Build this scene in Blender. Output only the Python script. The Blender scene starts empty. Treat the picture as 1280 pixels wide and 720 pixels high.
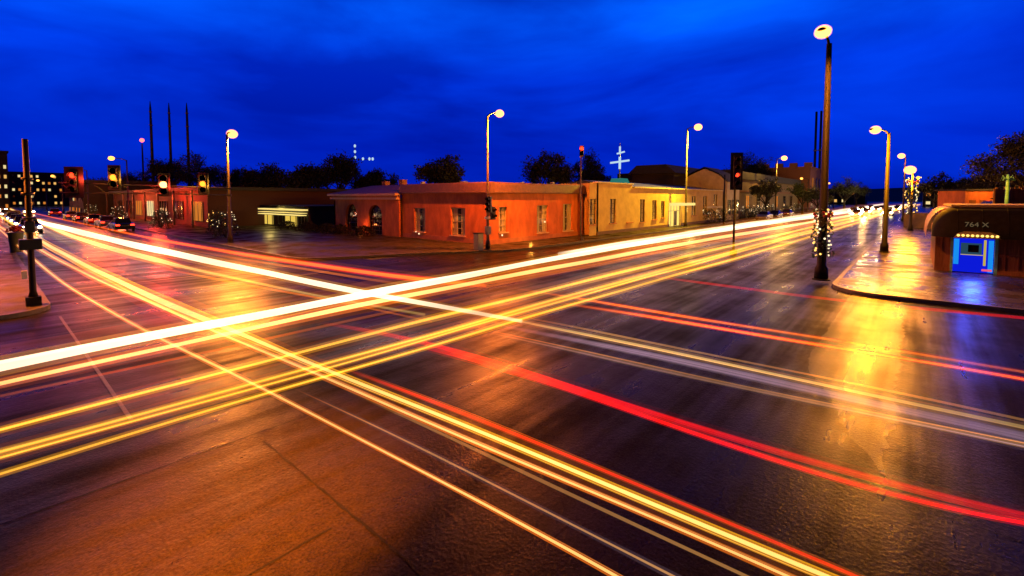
import bpy, bmesh, math, random
import numpy as np
from mathutils import Vector, Matrix

R = math.radians
scene = bpy.context.scene
COL = scene.collection
rnd = random.Random(7)

# ------------------------------------------------------------------ camera
# x runs along the street that leaves to the right, y along the one that leaves to the left
H, F, HZ, PITCH = 3.6, 580.0, 248.0, R(3.0)
TH = R(41.05)
CY = HZ + F * math.tan(PITCH)
FW = (math.cos(TH), math.sin(TH))
RT = (math.sin(TH), -math.cos(TH))


def P(px, py, z=0.0):
    """pixel of the photograph -> point at height z"""
    r = px - 640.0
    up = CY - py
    wup = up * math.cos(PITCH) - F * math.sin(PITCH)
    wf = F * math.cos(PITCH) + up * math.sin(PITCH)
    t = (z - H) / wup
    return Vector((t * (wf * FW[0] + r * RT[0]), t * (wf * FW[1] + r * RT[1]), z))


def depth(p):
    return p.x * FW[0] + p.y * FW[1]


def at(px, Y, z=0.0):
    """point at forward distance Y that shows in picture column px"""
    X = (px - 640.0) / F * Y
    return Vector((Y * FW[0] + X * RT[0], Y * FW[1] + X * RT[1], z))


def zat(py, Y):
    return H + (HZ - py) * Y / F


cam = bpy.data.cameras.new('camera')
cam.sensor_width = 36
cam.lens = F / 1280 * 36
cam.shift_y = -(360 - CY) / 1280
cam.clip_start = 0.05
cam.clip_end = 6000
co = bpy.data.objects.new('camera', cam)
COL.objects.link(co)
co.location = (0, 0, H)
fwd = Vector((FW[0] * math.cos(PITCH), FW[1] * math.cos(PITCH), -math.sin(PITCH)))
co.rotation_euler = fwd.to_track_quat('-Z', 'Y').to_euler()
scene.camera = co

# ------------------------------------------------------------------ render settings
scene.render.engine = 'CYCLES'
cy = scene.cycles
cy.use_denoising = True
cy.max_bounces = 5
cy.diffuse_bounces = 2
cy.glossy_bounces = 3
cy.transmission_bounces = 3
cy.transparent_max_bounces = 48
cy.sample_clamp_indirect = 6
cy.caustics_reflective = False
cy.caustics_refractive = False
vs = scene.view_settings
vs.view_transform = 'Standard'
vs.look = 'None'
vs.gamma = 1
vs.exposure = -0.22
vs.use_curve_mapping = False

# ------------------------------------------------------------------ materials
M = {}


def newmat(name):
    m = bpy.data.materials.new(name)
    m.use_nodes = True
    nt = m.node_tree
    nt.nodes.clear()
    out = nt.nodes.new('ShaderNodeOutputMaterial')
    M[name] = m
    return m, nt, out


def N(nt, t, **kw):
    n = nt.nodes.new(t)
    for k, v in kw.items():
        if k.startswith('i_'):
            n.inputs[k[2:].replace('_', ' ')].default_value = v
        else:
            setattr(n, k, v)
    return n


def ramp(nt, src, a, b, pa=0.3, pb=0.7):
    r = nt.nodes.new('ShaderNodeValToRGB')
    r.color_ramp.elements[0].position = pa
    r.color_ramp.elements[1].position = pb
    r.color_ramp.elements[0].color = (*a, 1) if len(a) == 3 else a
    r.color_ramp.elements[1].color = (*b, 1) if len(b) == 3 else b
    nt.links.new(src, r.inputs[0])
    return r.outputs[0]


def surf(name, c, rough=0.6, var=0.35, scale=3.0, metal=0.0, bump=0.0, bscale=30.0, spec=0.5, rvar=0.12, stretch=None, coat=0.0):
    m, nt, out = newmat(name)
    b = N(nt, 'ShaderNodeBsdfPrincipled')
    g = N(nt, 'ShaderNodeNewGeometry')
    src = g.outputs['Position']
    if stretch:
        mp = N(nt, 'ShaderNodeMapping')
        mp.inputs['Scale'].default_value = stretch
        nt.links.new(src, mp.inputs['Vector'])
        src = mp.outputs[0]
    n = N(nt, 'ShaderNodeTexNoise', i_Scale=scale, i_Detail=6.0, i_Roughness=0.62)
    nt.links.new(src, n.inputs['Vector'])
    lo = tuple(x * (1 - var) for x in c)
    hi = tuple(min(1, x * (1 + var)) for x in c)
    nt.links.new(ramp(nt, n.outputs['Fac'], lo, hi), b.inputs['Base Color'])
    mr = N(nt, 'ShaderNodeMapRange')
    mr.inputs['To Min'].default_value = max(0.02, rough - rvar)
    mr.inputs['To Max'].default_value = min(1, rough + rvar)
    n2 = N(nt, 'ShaderNodeTexNoise', i_Scale=scale * 2.3, i_Detail=4.0)
    nt.links.new(src, n2.inputs['Vector'])
    nt.links.new(n2.outputs['Fac'], mr.inputs['Value'])
    nt.links.new(mr.outputs[0], b.inputs['Roughness'])
    b.inputs['Metallic'].default_value = metal
    b.inputs['Specular IOR Level'].default_value = spec
    b.inputs['Coat Weight'].default_value = coat
    b.inputs['Coat Roughness'].default_value = 0.08
    if bump:
        n3 = N(nt, 'ShaderNodeTexNoise', i_Scale=bscale, i_Detail=4.0)
        nt.links.new(src, n3.inputs['Vector'])
        bp = N(nt, 'ShaderNodeBump', i_Strength=bump, i_Distance=0.02)
        nt.links.new(n3.outputs['Fac'], bp.inputs['Height'])
        nt.links.new(bp.outputs[0], b.inputs['Normal'])
    nt.links.new(b.outputs[0], out.inputs[0])
    return m


def wet(name, dark, light, rlo, rhi, bump=0.35, grain=140.0, streak=True, joints=None, ripple=0.12, patch=0.35, spec=0.5, film=None):
    """wet paving: fine aggregate, damp and drier patches, traffic streaks"""
    m, nt, out = newmat(name)
    L = nt.links.new
    b = N(nt, 'ShaderNodeBsdfPrincipled')
    b.inputs['Specular IOR Level'].default_value = spec
    pos = N(nt, 'ShaderNodeNewGeometry').outputs['Position']
    big = N(nt, 'ShaderNodeTexNoise', i_Scale=patch, i_Detail=5.0, i_Roughness=0.6)
    L(pos, big.inputs['Vector'])
    gr = N(nt, 'ShaderNodeTexNoise', i_Scale=grain, i_Detail=3.0, i_Roughness=0.7)
    L(pos, gr.inputs['Vector'])
    vo = N(nt, 'ShaderNodeTexVoronoi', i_Scale=grain * 0.55)
    L(pos, vo.inputs['Vector'])
    mid = N(nt, 'ShaderNodeTexNoise', i_Scale=6.0, i_Detail=7.0, i_Roughness=0.7)
    L(pos, mid.inputs['Vector'])
    mixv = N(nt, 'ShaderNodeMath', operation='MULTIPLY_ADD')
    L(gr.outputs['Fac'], mixv.inputs[0])
    mixv.inputs[1].default_value = 1.5
    mds = N(nt, 'ShaderNodeMath', operation='MULTIPLY')
    L(mid.outputs['Fac'], mds.inputs[0])
    mds.inputs[1].default_value = .7
    L(mds.outputs[0], mixv.inputs[2])
    fg = N(nt, 'ShaderNodeTexNoise', i_Scale=grain * 3.1, i_Detail=2.0, i_Roughness=.6)
    L(pos, fg.inputs['Vector'])
    mx2 = N(nt, 'ShaderNodeMath', operation='MULTIPLY_ADD')
    L(fg.outputs['Fac'], mx2.inputs[0])
    mx2.inputs[1].default_value = .9
    L(mixv.outputs[0], mx2.inputs[2])
    colr = ramp(nt, mx2.outputs[0], dark, light, 1.12 / 2, 1.95 / 2)
    hv = nt.nodes.new('ShaderNodeMath')
    hv.operation = 'MULTIPLY'
    hv.inputs[1].default_value = .5
    L(mx2.outputs[0], hv.inputs[0])
    rn = colr.node
    for l_ in list(rn.inputs[0].links):
        nt.links.remove(l_)
    L(hv.outputs[0], rn.inputs[0])
    # roughness: puddly film against drier crown of the lane
    rr = N(nt, 'ShaderNodeMapRange')
    rr.inputs['From Min'].default_value = 0.35
    rr.inputs['From Max'].default_value = 0.65
    rr.inputs['To Min'].default_value = rlo
    rr.inputs['To Max'].default_value = rhi
    srcr = big.outputs['Fac']
    if streak:
        mp = N(nt, 'ShaderNodeMapping')
        mp.inputs['Scale'].default_value = (0.12, 2.4, 1)
        L(pos, mp.inputs['Vector'])
        st = N(nt, 'ShaderNodeTexNoise', i_Scale=.8, i_Detail=3.5, i_Roughness=0.55)
        L(mp.outputs[0], st.inputs['Vector'])
        av = N(nt, 'ShaderNodeMath', operation='ADD')
        L(big.outputs['Fac'], av.inputs[0])
        L(st.outputs['Fac'], av.inputs[1])
        hf = N(nt, 'ShaderNodeMath', operation='MULTIPLY')
        L(av.outputs[0], hf.inputs[0])
        hf.inputs[1].default_value = 0.5
        srcr = hf.outputs[0]
    L(srcr, rr.inputs['Value'])
    if film is not None:
        fm_ = N(nt, 'ShaderNodeMapRange')
        fm_.interpolation_type = 'SMOOTHSTEP'
        fm_.inputs['From Min'].default_value = .38
        fm_.inputs['From Max'].default_value = .66
        fm_.inputs['To Min'].default_value = film
        fm_.inputs['To Max'].default_value = spec
        inv = N(nt, 'ShaderNodeMath', operation='SUBTRACT')
        inv.inputs[0].default_value = 1.0
        L(srcr, inv.inputs[1])
        L(inv.outputs[0], fm_.inputs['Value'])
        L(fm_.outputs[0], b.inputs['Specular IOR Level'])
    L(rr.outputs[0], b.inputs['Roughness'])
    h = N(nt, 'ShaderNodeMath', operation='MULTIPLY_ADD')
    L(vo.outputs['Distance'], h.inputs[0])
    h.inputs[1].default_value = 0.6
    L(gr.outputs['Fac'], h.inputs[2])
    bp = N(nt, 'ShaderNodeBump', i_Strength=bump, i_Distance=0.006)
    L(h.outputs[0], bp.inputs['Height'])
    bp2 = N(nt, 'ShaderNodeBump', i_Strength=ripple, i_Distance=0.05)
    L(mid.outputs['Fac'], bp2.inputs['Height'])
    L(bp.outputs[0], bp2.inputs['Normal'])
    nrm = bp2.outputs[0]
    if joints:
        sx = N(nt, 'ShaderNodeSeparateXYZ')
        L(pos, sx.inputs[0])
        tot = None
        for ax, step in zip('XY', joints):
            a = N(nt, 'ShaderNodeMath', operation='PINGPONG')
            L(sx.outputs[ax], a.inputs[0])
            a.inputs[1].default_value = step
            c = N(nt, 'ShaderNodeMath', operation='LESS_THAN')
            L(a.outputs[0], c.inputs[0])
            c.inputs[1].default_value = 0.02
            if tot is None:
                tot = c.outputs[0]
            else:
                mx = N(nt, 'ShaderNodeMath', operation='MAXIMUM')
                L(tot, mx.inputs[0])
                L(c.outputs[0], mx.inputs[1])
                tot = mx.outputs[0]
        mm = N(nt, 'ShaderNodeMix', data_type='RGBA')
        L(tot, mm.inputs[0])
        L(colr, mm.inputs[6])
        mm.inputs[7].default_value = (dark[0] * .3, dark[1] * .3, dark[2] * .3, 1)
        colr = mm.outputs[2]
    L(colr, b.inputs['Base Color'])
    L(nrm, b.inputs['Normal'])
    L(b.outputs[0], out.inputs[0])
    return m


def halo_mat(name, c, s):
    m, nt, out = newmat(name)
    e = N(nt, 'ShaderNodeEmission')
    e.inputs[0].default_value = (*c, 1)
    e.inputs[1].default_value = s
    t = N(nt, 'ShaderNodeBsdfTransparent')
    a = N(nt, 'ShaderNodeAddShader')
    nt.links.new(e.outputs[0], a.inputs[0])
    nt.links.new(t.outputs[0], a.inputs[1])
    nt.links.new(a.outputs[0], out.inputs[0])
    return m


def emit(name, c, s):
    m, nt, out = newmat(name)
    e = N(nt, 'ShaderNodeEmission')
    e.inputs[0].default_value = (*c, 1)
    e.inputs[1].default_value = s
    nt.links.new(e.outputs[0], out.inputs[0])
    return m


def gas(name, c, s):
    """light drawn through the air: it adds to what lies behind it"""
    m, nt, out = newmat(name)
    e = N(nt, 'ShaderNodeEmission')
    e.inputs[0].default_value = (*c, 1)
    at_ = N(nt, 'ShaderNodeAttribute', attribute_name='fade')
    ml = N(nt, 'ShaderNodeMath', operation='MULTIPLY')
    nt.links.new(at_.outputs['Fac'], ml.inputs[0])
    ml.inputs[1].default_value = s
    nt.links.new(ml.outputs[0], e.inputs[1])
    t = N(nt, 'ShaderNodeBsdfTransparent')
    a = N(nt, 'ShaderNodeAddShader')
    nt.links.new(e.outputs[0], a.inputs[0])
    nt.links.new(t.outputs[0], a.inputs[1])
    nt.links.new(a.outputs[0], out.inputs[0])
    return m


wet('asphalt', (.0015, .0013, .0012), (.030, .0235, .017), .22, .46, bump=.7, grain=34.0, spec=.075, film=.008, ripple=.05)
wet('concrete_band', (.003, .0026, .0022), (.036, .029, .020), .22, .40, bump=.7, grain=44.0, streak=True, ripple=.06, spec=.12, film=.03)
wet('sidewalk_concrete', (.015, .013, .011), (.085, .072, .056), .14, .42, bump=.3, grain=60, streak=False, joints=(0.8, 0.8), ripple=.25, patch=.6, spec=.27, film=.02)
wet('sidewalk_dry', (.02, .016, .013), (.085, .068, .052), .3, .5, bump=.3, grain=50, streak=False, joints=(0.8, 0.8), ripple=.2, patch=.6, spec=.05, film=.0)
wet('sidewalk_damp', (.03, .026, .022), (.13, .11, .09), .25, .5, bump=.4, grain=45, streak=False, joints=(0.8, 0.8), ripple=.2, patch=.6, spec=.1, film=.01)
wet('kerb_concrete', (.05, .045, .04), (.14, .125, .105), .3, .55, streak=False, spec=.15)
wet('seam_tar', (.004, .004, .004), (.012, .012, .012), .35, .5, streak=False, spec=.03)
wet('road_paint', (.03, .028, .024), (.26, .24, .2), .3, .5, streak=True, spec=.1)
surf('earth', (.02, .017, .012), .9)
surf('stucco_orange', (.44, .122, .030), .75, .34, 1.6, bump=.35, bscale=40, stretch=(1, 1, .45))
surf('stucco_plinth', (.36, .12, .045), .6, .25, 2.0, bump=.2)
surf('stucco_yellow', (.46, .33, .12), .75, .2, 1.1, bump=.25, bscale=60)
surf('stucco_cream', (.5, .45, .34), .7, .2, 1.3)
surf('parapet_brown', (.10, .045, .032), .6, .3, 4, bump=.3)
surf('roof_felt', (.02, .02, .022), .8)
surf('roof_metal', (.05, .06, .07), .45, .2, 2, metal=.3)
surf('cornice', (.5, .36, .26), .55, .15, 4)
surf('frame_dark', (.025, .022, .02), .45)
surf('frame_pale', (.35, .32, .26), .5)
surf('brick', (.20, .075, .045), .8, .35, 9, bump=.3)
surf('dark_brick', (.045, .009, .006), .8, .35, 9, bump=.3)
surf('brown_wall', (.15, .105, .055), .8, .25, 2)
surf('wood', (.17, .07, .028), .6, .4, 3, stretch=(6, 6, .5), bump=.2, spec=.2)
surf('awning_black', (.010, .009, .009), .75, .3, 5, spec=.08)
surf('awning_red', (.13, .012, .008), .6, .3, 6)
surf('awning_cream', (.05, .012, .008), .6, .3, 6)
surf('steel_dark', (.018, .017, .016), .42, .3, 8, metal=.4)
surf('steel_brown', (.03, .019, .012), .5, .3, 6, metal=.2)
surf('steel_black', (.009, .008, .007), .6, .3, 8, spec=.15)
surf('galvanised', (.22, .21, .2), .42, .2, 10, metal=.6)
surf('housing_black', (.008, .008, .008), .4, .2, 10)
surf('bark', (.022, .017, .013), .9, .4, 20, bump=.5)
surf('leaf_dark', (.006, .007, .004), .7, .5, 4)
surf('leaf_mid', (.035, .05, .02), .6, .5, 6)
surf('leaf_garland', (.04, .08, .03), .5, .4, 14)
surf('flower_red', (.35, .02, .02), .5, .4, 20)
surf('flower_white', (.7, .68, .6), .5, .2, 20)
surf('hill', (.012, .014, .012), .95)
surf('far_wall', (.018, .013, .01), .8, .3, .5)
surf('car_dark', (.02, .021, .026), .25, .2, 2, coat=1.0, rvar=.03)
surf('car_silver', (.30, .30, .31), .28, .1, 2, metal=.7, coat=1.0, rvar=.03)
surf('car_red', (.20, .015, .012), .25, .1, 2, coat=1.0, rvar=.03)
surf('tyre', (.012, .012, .012), .8)
surf('rim', (.35, .35, .35), .35, metal=.8)
surf('bin_green', (.03, .04, .03), .5)
surf('copper_green', (.12, .38, .30), .5)
surf('white_paint', (.75, .75, .72), .5, .08, 6)

m, nt, out = newmat('window_glass')
b = N(nt, 'ShaderNodeBsdfPrincipled', i_Roughness=.06)
b.inputs['Base Color'].default_value = (.016, .014, .012, 1)
b.inputs['Specular IOR Level'].default_value = .8
g = N(nt, 'ShaderNodeNewGeometry')
n = N(nt, 'ShaderNodeTexNoise', i_Scale=1.2)
nt.links.new(g.outputs['Position'], n.inputs['Vector'])
bp = N(nt, 'ShaderNodeBump', i_Strength=.06, i_Distance=.05)
nt.links.new(n.outputs['Fac'], bp.inputs['Height'])
nt.links.new(bp.outputs[0], b.inputs['Normal'])
nt.links.new(b.outputs[0], out.inputs[0])
surf('curtain', (.55, .5, .34), .9, .45, 2.0, stretch=(9, 9, .4))

SOD = (1.0, .27, .018)
YSOD = (1.0, .33, .005)
emit('sodium_lens', (1.0, .42, .08), 5)
halo_mat('halo_glow', (1.0, .30, .02), 1.0)  # halo colour: emission added to a transparent shell
emit('sodium_far', (1.0, .40, .06), 4)
emit('amber_lens', (1.0, .17, .012), 6)
emit('red_lens', (1.0, .03, .008), 6)
emit('red_core', (1.0, .26, .08), 9)
emit('dim_red', (1.0, .03, .01), 5)
emit('lens_off', (.01, .003, .002), .0)
emit('headlight', (1.0, .86, .6), 40)
emit('far_headlight', (1.0, .72, .34), 60)
emit('taillight', (1.0, .03, .01), 8)
emit('lit_window', (1.0, .55, .14), 1.0)
emit('lit_pale', (1.0, .78, .36), 1.0)
emit('lit_orange', (1.0, .30, .04), .7)
emit('lit_shop', (1.0, .66, .10), .95)
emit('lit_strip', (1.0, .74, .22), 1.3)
emit('door_glow', (1.0, .74, .16), 1.4)
emit('bulb_warm', (1.0, .55, .12), 2.5)
emit('bulb_white', (1.0, .8, .45), 1.8)
emit('neon_blue', (.004, .012, .8), 1.0)
emit('neon_cyan', (.01, .28, .9), 1.1)
emit('neon_yellow', (.8, .6, .08), .8)
emit('neon_pink', (1.0, .12, .22), 1.0)
emit('screen_teal', (.03, .10, .16), .7)
emit('cross_light', (.6, .85, 1.0), 1.0)
emit('teal_light', (.06, .42, .36), .45)
emit('obstruction', (1.0, .1, .08), 5)
emit('letter_gold', (1.0, .7, .35), .13)


# ------------------------------------------------------------------ mesh helpers
class MB:
    """collects shapes, then links them as ONE mesh object"""

    def __init__(s):
        s.bm = bmesh.new()
        s.mi = 0

    def _f(s, vs):
        try:
            f = s.bm.faces.new(vs)
            f.material_index = s.mi
            return f
        except ValueError:
            return None

    def box(s, c, d, rz=0.0, taper=1.0):
        x, y, z = d[0] / 2, d[1] / 2, d[2] / 2
        v = []
        ca, sa = math.cos(rz), math.sin(rz)
        for k in (-1, 1):
            t = taper if k > 0 else 1
            for i, j in ((-1, -1), (1, -1), (1, 1), (-1, 1)):
                a, b_ = i * x * t, j * y * t
                v.append(s.bm.verts.new((c[0] + a * ca - b_ * sa, c[1] + a * sa + b_ * ca, c[2] + k * z)))
        for q in ((3, 2, 1, 0), (4, 5, 6, 7), (0, 1, 5, 4), (1, 2, 6, 5), (2, 3, 7, 6), (3, 0, 4, 7)):
            s._f([v[i] for i in q])
        return s

    def bx(s, a, b_):
        a, b_ = Vector(a), Vector(b_)
        lo = Vector(map(min, a, b_))
        hi = Vector(map(max, a, b_))
        return s.box((lo + hi) / 2, hi - lo)

    def tube(s, pts, rad, n=10, cap=True, smooth=True, fade=None):
        pts = [Vector(p) for p in pts]
        if not hasattr(rad, '__len__'):
            rad = [rad] * len(pts)
        rings = []
        lay = s.bm.verts.layers.float.get('fade') or (s.bm.verts.layers.float.new('fade') if fade is not None else None)
        up0 = None
        for i, p in enumerate(pts):
            t = (pts[min(i + 1, len(pts) - 1)] - pts[max(i - 1, 0)]).normalized()
            if up0 is None:
                up0 = Vector((0, 0, 1)) if abs(t.z) < .9 else Vector((1, 0, 0))
            a = t.cross(up0).normalized()
            b_ = a.cross(t).normalized()
            up0 = b_
            ring = []
            for k in range(n):
                an = 2 * math.pi * k / n
                v = s.bm.verts.new(p + (a * math.cos(an) + b_ * math.sin(an)) * rad[i])
                if lay is not None:
                    v[lay] = fade[i] if fade is not None else 1.0
                ring.append(v)
            rings.append(ring)
        for i in range(len(rings) - 1):
            for k in range(n):
                f = s._f([rings[i][k], rings[i][(k + 1) % n], rings[i + 1][(k + 1) % n], rings[i + 1][k]])
                if f and smooth:
                    f.smooth = True
        if cap:
            s._f(rings[0][::-1])
            s._f(rings[-1])
        return s

    def cyl(s, c, r, h, n=14, r2=None):
        return s.tube([c, (c[0], c[1], c[2] + h)], [r, r if r2 is None else r2], n)

    def ball(s, c, r, sc=(1, 1, 1), u=10, v=7):
        m = Matrix.Translation(c) @ Matrix.Diagonal((sc[0] * r, sc[1] * r, sc[2] * r, 1))
        ret = bmesh.ops.create_uvsphere(s.bm, u_segments=u, v_segments=v, radius=1, matrix=m)
        for vv in ret['verts']:
            for f in vv.link_faces:
                f.material_index = s.mi
                f.smooth = True
        return s

    def prism(s, poly, ax, a, b_):
        """poly in the plane across axis ax (0,1,2), run from a to b_"""
        def pt(p, w):
            q = list(p)
            q.insert(ax, w)
            return s.bm.verts.new(q)
        A = [pt(p, a) for p in poly]
        B = [pt(p, b_) for p in poly]
        n = len(poly)
        for i in range(n):
            s._f([A[i], A[(i + 1) % n], B[(i + 1) % n], B[i]])
        s._f(A[::-1])
        s._f(B)
        return s

    def quad(s, *p):
        s._f([s.bm.verts.new(q) for q in p])
        return s

    def build(s, name, mat, parent=None, bevel=0.0, fixn=True):
        if fixn:
            bmesh.ops.recalc_face_normals(s.bm, faces=s.bm.faces)
        me = bpy.data.meshes.new(name)
        s.bm.to_mesh(me)
        s.bm.free()
        for mm in (mat if isinstance(mat, (list, tuple)) else [mat]):
            me.materials.append(M[mm])
        o = bpy.data.objects.new(name, me)
        COL.objects.link(o)
        if parent:
            o.parent = parent
        if bevel:
            md = o.modifiers.new('bevel', 'BEVEL')
            md.width = bevel
            md.segments = 2
            md.limit_method = 'ANGLE'
        return o


def thing(name, label, cat, loc=(0, 0, 0), rz=0.0, group=None):
    o = bpy.data.objects.new(name, None)
    o.empty_display_size = .2
    COL.objects.link(o)
    o.location = loc
    o.rotation_euler = (0, 0, rz)
    o['label'] = label
    o['category'] = cat
    if group:
        o['group'] = group
    return o


def tag(o, label, cat, group=None):
    o['label'] = label
    o['category'] = cat
    if group:
        o['group'] = group
    return o


def struct(o, kind='structure'):
    o['kind'] = kind
    return o


def dup(src, loc=None, rz=None, label=None, parent=None, sc=None, group=None):
    c = src.copy()
    COL.objects.link(c)
    c.parent = parent
    if loc is not None:
        c.location = loc
    if rz is not None:
        c.rotation_euler = (0, 0, rz)
    if sc is not None:
        c.scale = (sc, sc, sc) if not hasattr(sc, '__len__') else sc
    if label:
        c['label'] = label
    if group:
        c['group'] = group
    for ch in list(src.children):
        dup(ch, parent=c)
    return c


def lamp(name, loc, col, power, radius=.15, parent=None, kind='POINT', spot=None):
    l = bpy.data.lights.new(name, kind)
    l.color = col
    l.energy = power
    l.shadow_soft_size = radius
    if kind == 'SPOT':
        l.spot_size = R(spot or 150)
        l.spot_blend = .6
    o = bpy.data.objects.new(name, l)
    COL.objects.link(o)
    o.location = loc
    if parent:
        o.parent = parent
    return o


# ------------------------------------------------------------------ sky
w = bpy.data.worlds.new('World')
scene.world = w
w.use_nodes = True
nt = w.node_tree
nt.nodes.clear()
L = nt.links.new
wo = N(nt, 'ShaderNodeOutputWorld')
bg = N(nt, 'ShaderNodeBackground')
tc = N(nt, 'ShaderNodeTexCoord')
sx = N(nt, 'ShaderNodeSeparateXYZ')
L(tc.outputs['Generated'], sx.inputs[0])
grad = N(nt, 'ShaderNodeValToRGB')
cr = grad.color_ramp
cr.elements[0].position = 0.0
cr.elements[0].color = (.0, .018, .48, 1)
cr.elements[1].position = .36
cr.elements[1].color = (.0, .125, 1.05, 1)
e = cr.elements.new(.10)
e.color = (.0, .021, .58, 1)
e = cr.elements.new(.24)
e.color = (.0, .055, .88, 1)
e = cr.elements.new(.47)
e.color = (.0, .05, .5, 1)
e = cr.elements.new(.62)
e.color = (.0, .008, .10, 1)
e = cr.elements.new(1.0)
e.color = (.0, .003, .04, 1)
L(sx.outputs['Z'], grad.inputs[0])
mp = N(nt, 'ShaderNodeMapping')
mp.inputs['Scale'].default_value = (1.0, 1.0, 3.4)
mp.inputs['Location'].default_value = (.35, .2, .1)
L(tc.outputs['Generated'], mp.inputs['Vector'])
n1 = N(nt, 'ShaderNodeTexNoise', i_Scale=1.6, i_Detail=7.0, i_Roughness=.52, i_Distortion=.5)
L(mp.outputs[0], n1.inputs['Vector'])
cl = N(nt, 'ShaderNodeMapRange')
cl.inputs['From Min'].default_value = .34
cl.inputs['From Max'].default_value = .66
cl.inputs['To Min'].default_value = .50
cl.inputs['To Max'].default_value = 1.10
L(n1.outputs['Fac'], cl.inputs['Value'])
mul = N(nt, 'ShaderNodeMix', data_type='RGBA', blend_type='MULTIPLY')
mul.inputs[0].default_value = 1.0
L(grad.outputs[0], mul.inputs[6])
cb = N(nt, 'ShaderNodeCombineXYZ')
sq = N(nt, 'ShaderNodeMath', operation='POWER')
L(cl.outputs[0], sq.inputs[0])
sq.inputs[1].default_value = 1.9
L(sq.outputs[0], cb.inputs[1])
L(cl.outputs[0], cb.inputs[2])
L(cb.outputs[0], mul.inputs[7])
sky = N(nt, 'ShaderNodeTexSky', sky_type='NISHITA')
sky.sun_disc = False
sky.sun_elevation = R(-5)
sky.sun_rotation = R(200)
skm = N(nt, 'ShaderNodeMix', data_type='RGBA', blend_type='ADD')
skm.inputs[0].default_value = .015
L(mul.outputs[2], skm.inputs[6])
L(sky.outputs[0], skm.inputs[7])
L(skm.outputs[2], bg.inputs[0])
dt = N(nt, 'ShaderNodeVectorMath', operation='DOT_PRODUCT')
L(tc.outputs['Generated'], dt.inputs[0])
dt.inputs[1].default_value = (FW[0], FW[1], 0)
dm = N(nt, 'ShaderNodeMapRange')
dm.interpolation_type = 'SMOOTHSTEP'
dm.inputs['From Min'].default_value = -.25
dm.inputs['From Max'].default_value = .5
dm.inputs['To Min'].default_value = .12
dm.inputs['To Max'].default_value = 1.28
L(dt.outputs['Value'], dm.inputs['Value'])
L(dm.outputs[0], bg.inputs[1])
L(bg.outputs[0], wo.inputs[0])

# ------------------------------------------------------------------ ground, streets, sidewalks
mb = MB()
mb.quad((-2500, -2500, -.03), (2500, -2500, -.03), (2500, 2500, -.03), (-2500, 2500, -.03))
struct(mb.build('ground', 'earth'))
mb = MB()
mb.quad((-90, -3, 0), (900, -3, 0), (900, 24, 0), (-90, 24, 0))
mb.quad((-3, 24, 0), (15, 24, 0), (15, 700, 0), (-3, 700, 0))
mb.quad((-3, -90, 0), (24, -90, 0), (24, -3, 0), (-3, -3, 0))
struct(mb.build('road', 'asphalt'))


def arc(cx, cy_, r, a0, a1, n=8):
    return [(cx + r * math.cos(R(a0 + (a1 - a0) * i / n)), cy_ + r * math.sin(R(a0 + (a1 - a0) * i / n))) for i in range(n + 1)]


def sidewalk(edge, back, kw=.17, h=.14, mat='sidewalk_concrete'):
    """edge: kerb line; back: far polygon points closing the slab; kerb stands 3 mm proud"""
    n = len(edge)
    inner = []
    for i in range(n):
        a = Vector((*edge[max(i - 1, 0)], 0))
        b_ = Vector((*edge[min(i + 1, n - 1)], 0))
        t = (b_ - a).normalized()
        nn = Vector((-t.y, t.x, 0))
        inner.append((edge[i][0] + nn.x * kw, edge[i][1] + nn.y * kw))
    k = MB()
    for i in range(n - 1):
        a, b_, c, d = edge[i], edge[i + 1], inner[i + 1], inner[i]
        k.quad((*a, 0), (*b_, 0), (*b_, h + .003), (*a, h + .003))
        k.quad((*a, h + .003), (*b_, h + .003), (*c, h + .003), (*d, h + .003))
    bmesh.ops.remove_doubles(k.bm, verts=k.bm.verts, dist=.001)
    struct(k.build('kerb', 'kerb_concrete', bevel=.015))
    s_ = MB()
    poly = inner + back
    s_._f([s_.bm.verts.new((p[0], p[1], h)) for p in poly])
    bmesh.ops.triangulate(s_.bm, faces=s_.bm.faces)
    struct(s_.build('sidewalk', mat))


# left corner: x<1.43, y>20.3   (kerb direction keeps the slab on its left)
sidewalk([(1.43, 500), (1.43, 60), (1.43, 30), (1.43, 21.8)][::1] and
         [(-60, 20.3), (-20, 20.3), (0.2, 20.3)] + arc(.2, 21.53, 1.23, -90, 0) + [(1.43, 30), (1.43, 60), (1.43, 500)],
         [(-60, 500)], mat='sidewalk_damp')
# building corner
sidewalk([(11.9, 600), (11.9, 120), (11.9, 60), (11.9, 28.2)] + arc(14.4, 28.2, 2.5, 180, 240, 6) + [(18, 23.9), (21, 22.0)] +
         [(23, 20.9), (25.5, 20.4), (40, 20.3), (120, 20.3), (800, 20.3)],
         [(800, 600)], mat='sidewalk_dry')
# right corner
sidewalk([(800, 2.5), (120, 2.5), (40, 2.5), (23.0, 2.5)] + arc(23.0, .7, 1.8, 90, 180) + [(21.2, -10), (21.2, -80)],
         [(800, -80)])
# corner under the camera
sidewalk([(-1.6, -80), (-1.6, -2)] + arc(-3.2, -.4, 1.6, 0, 90) + [(-20, 1.2), (-60, 1.2)], [(-60, -80)])

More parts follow.
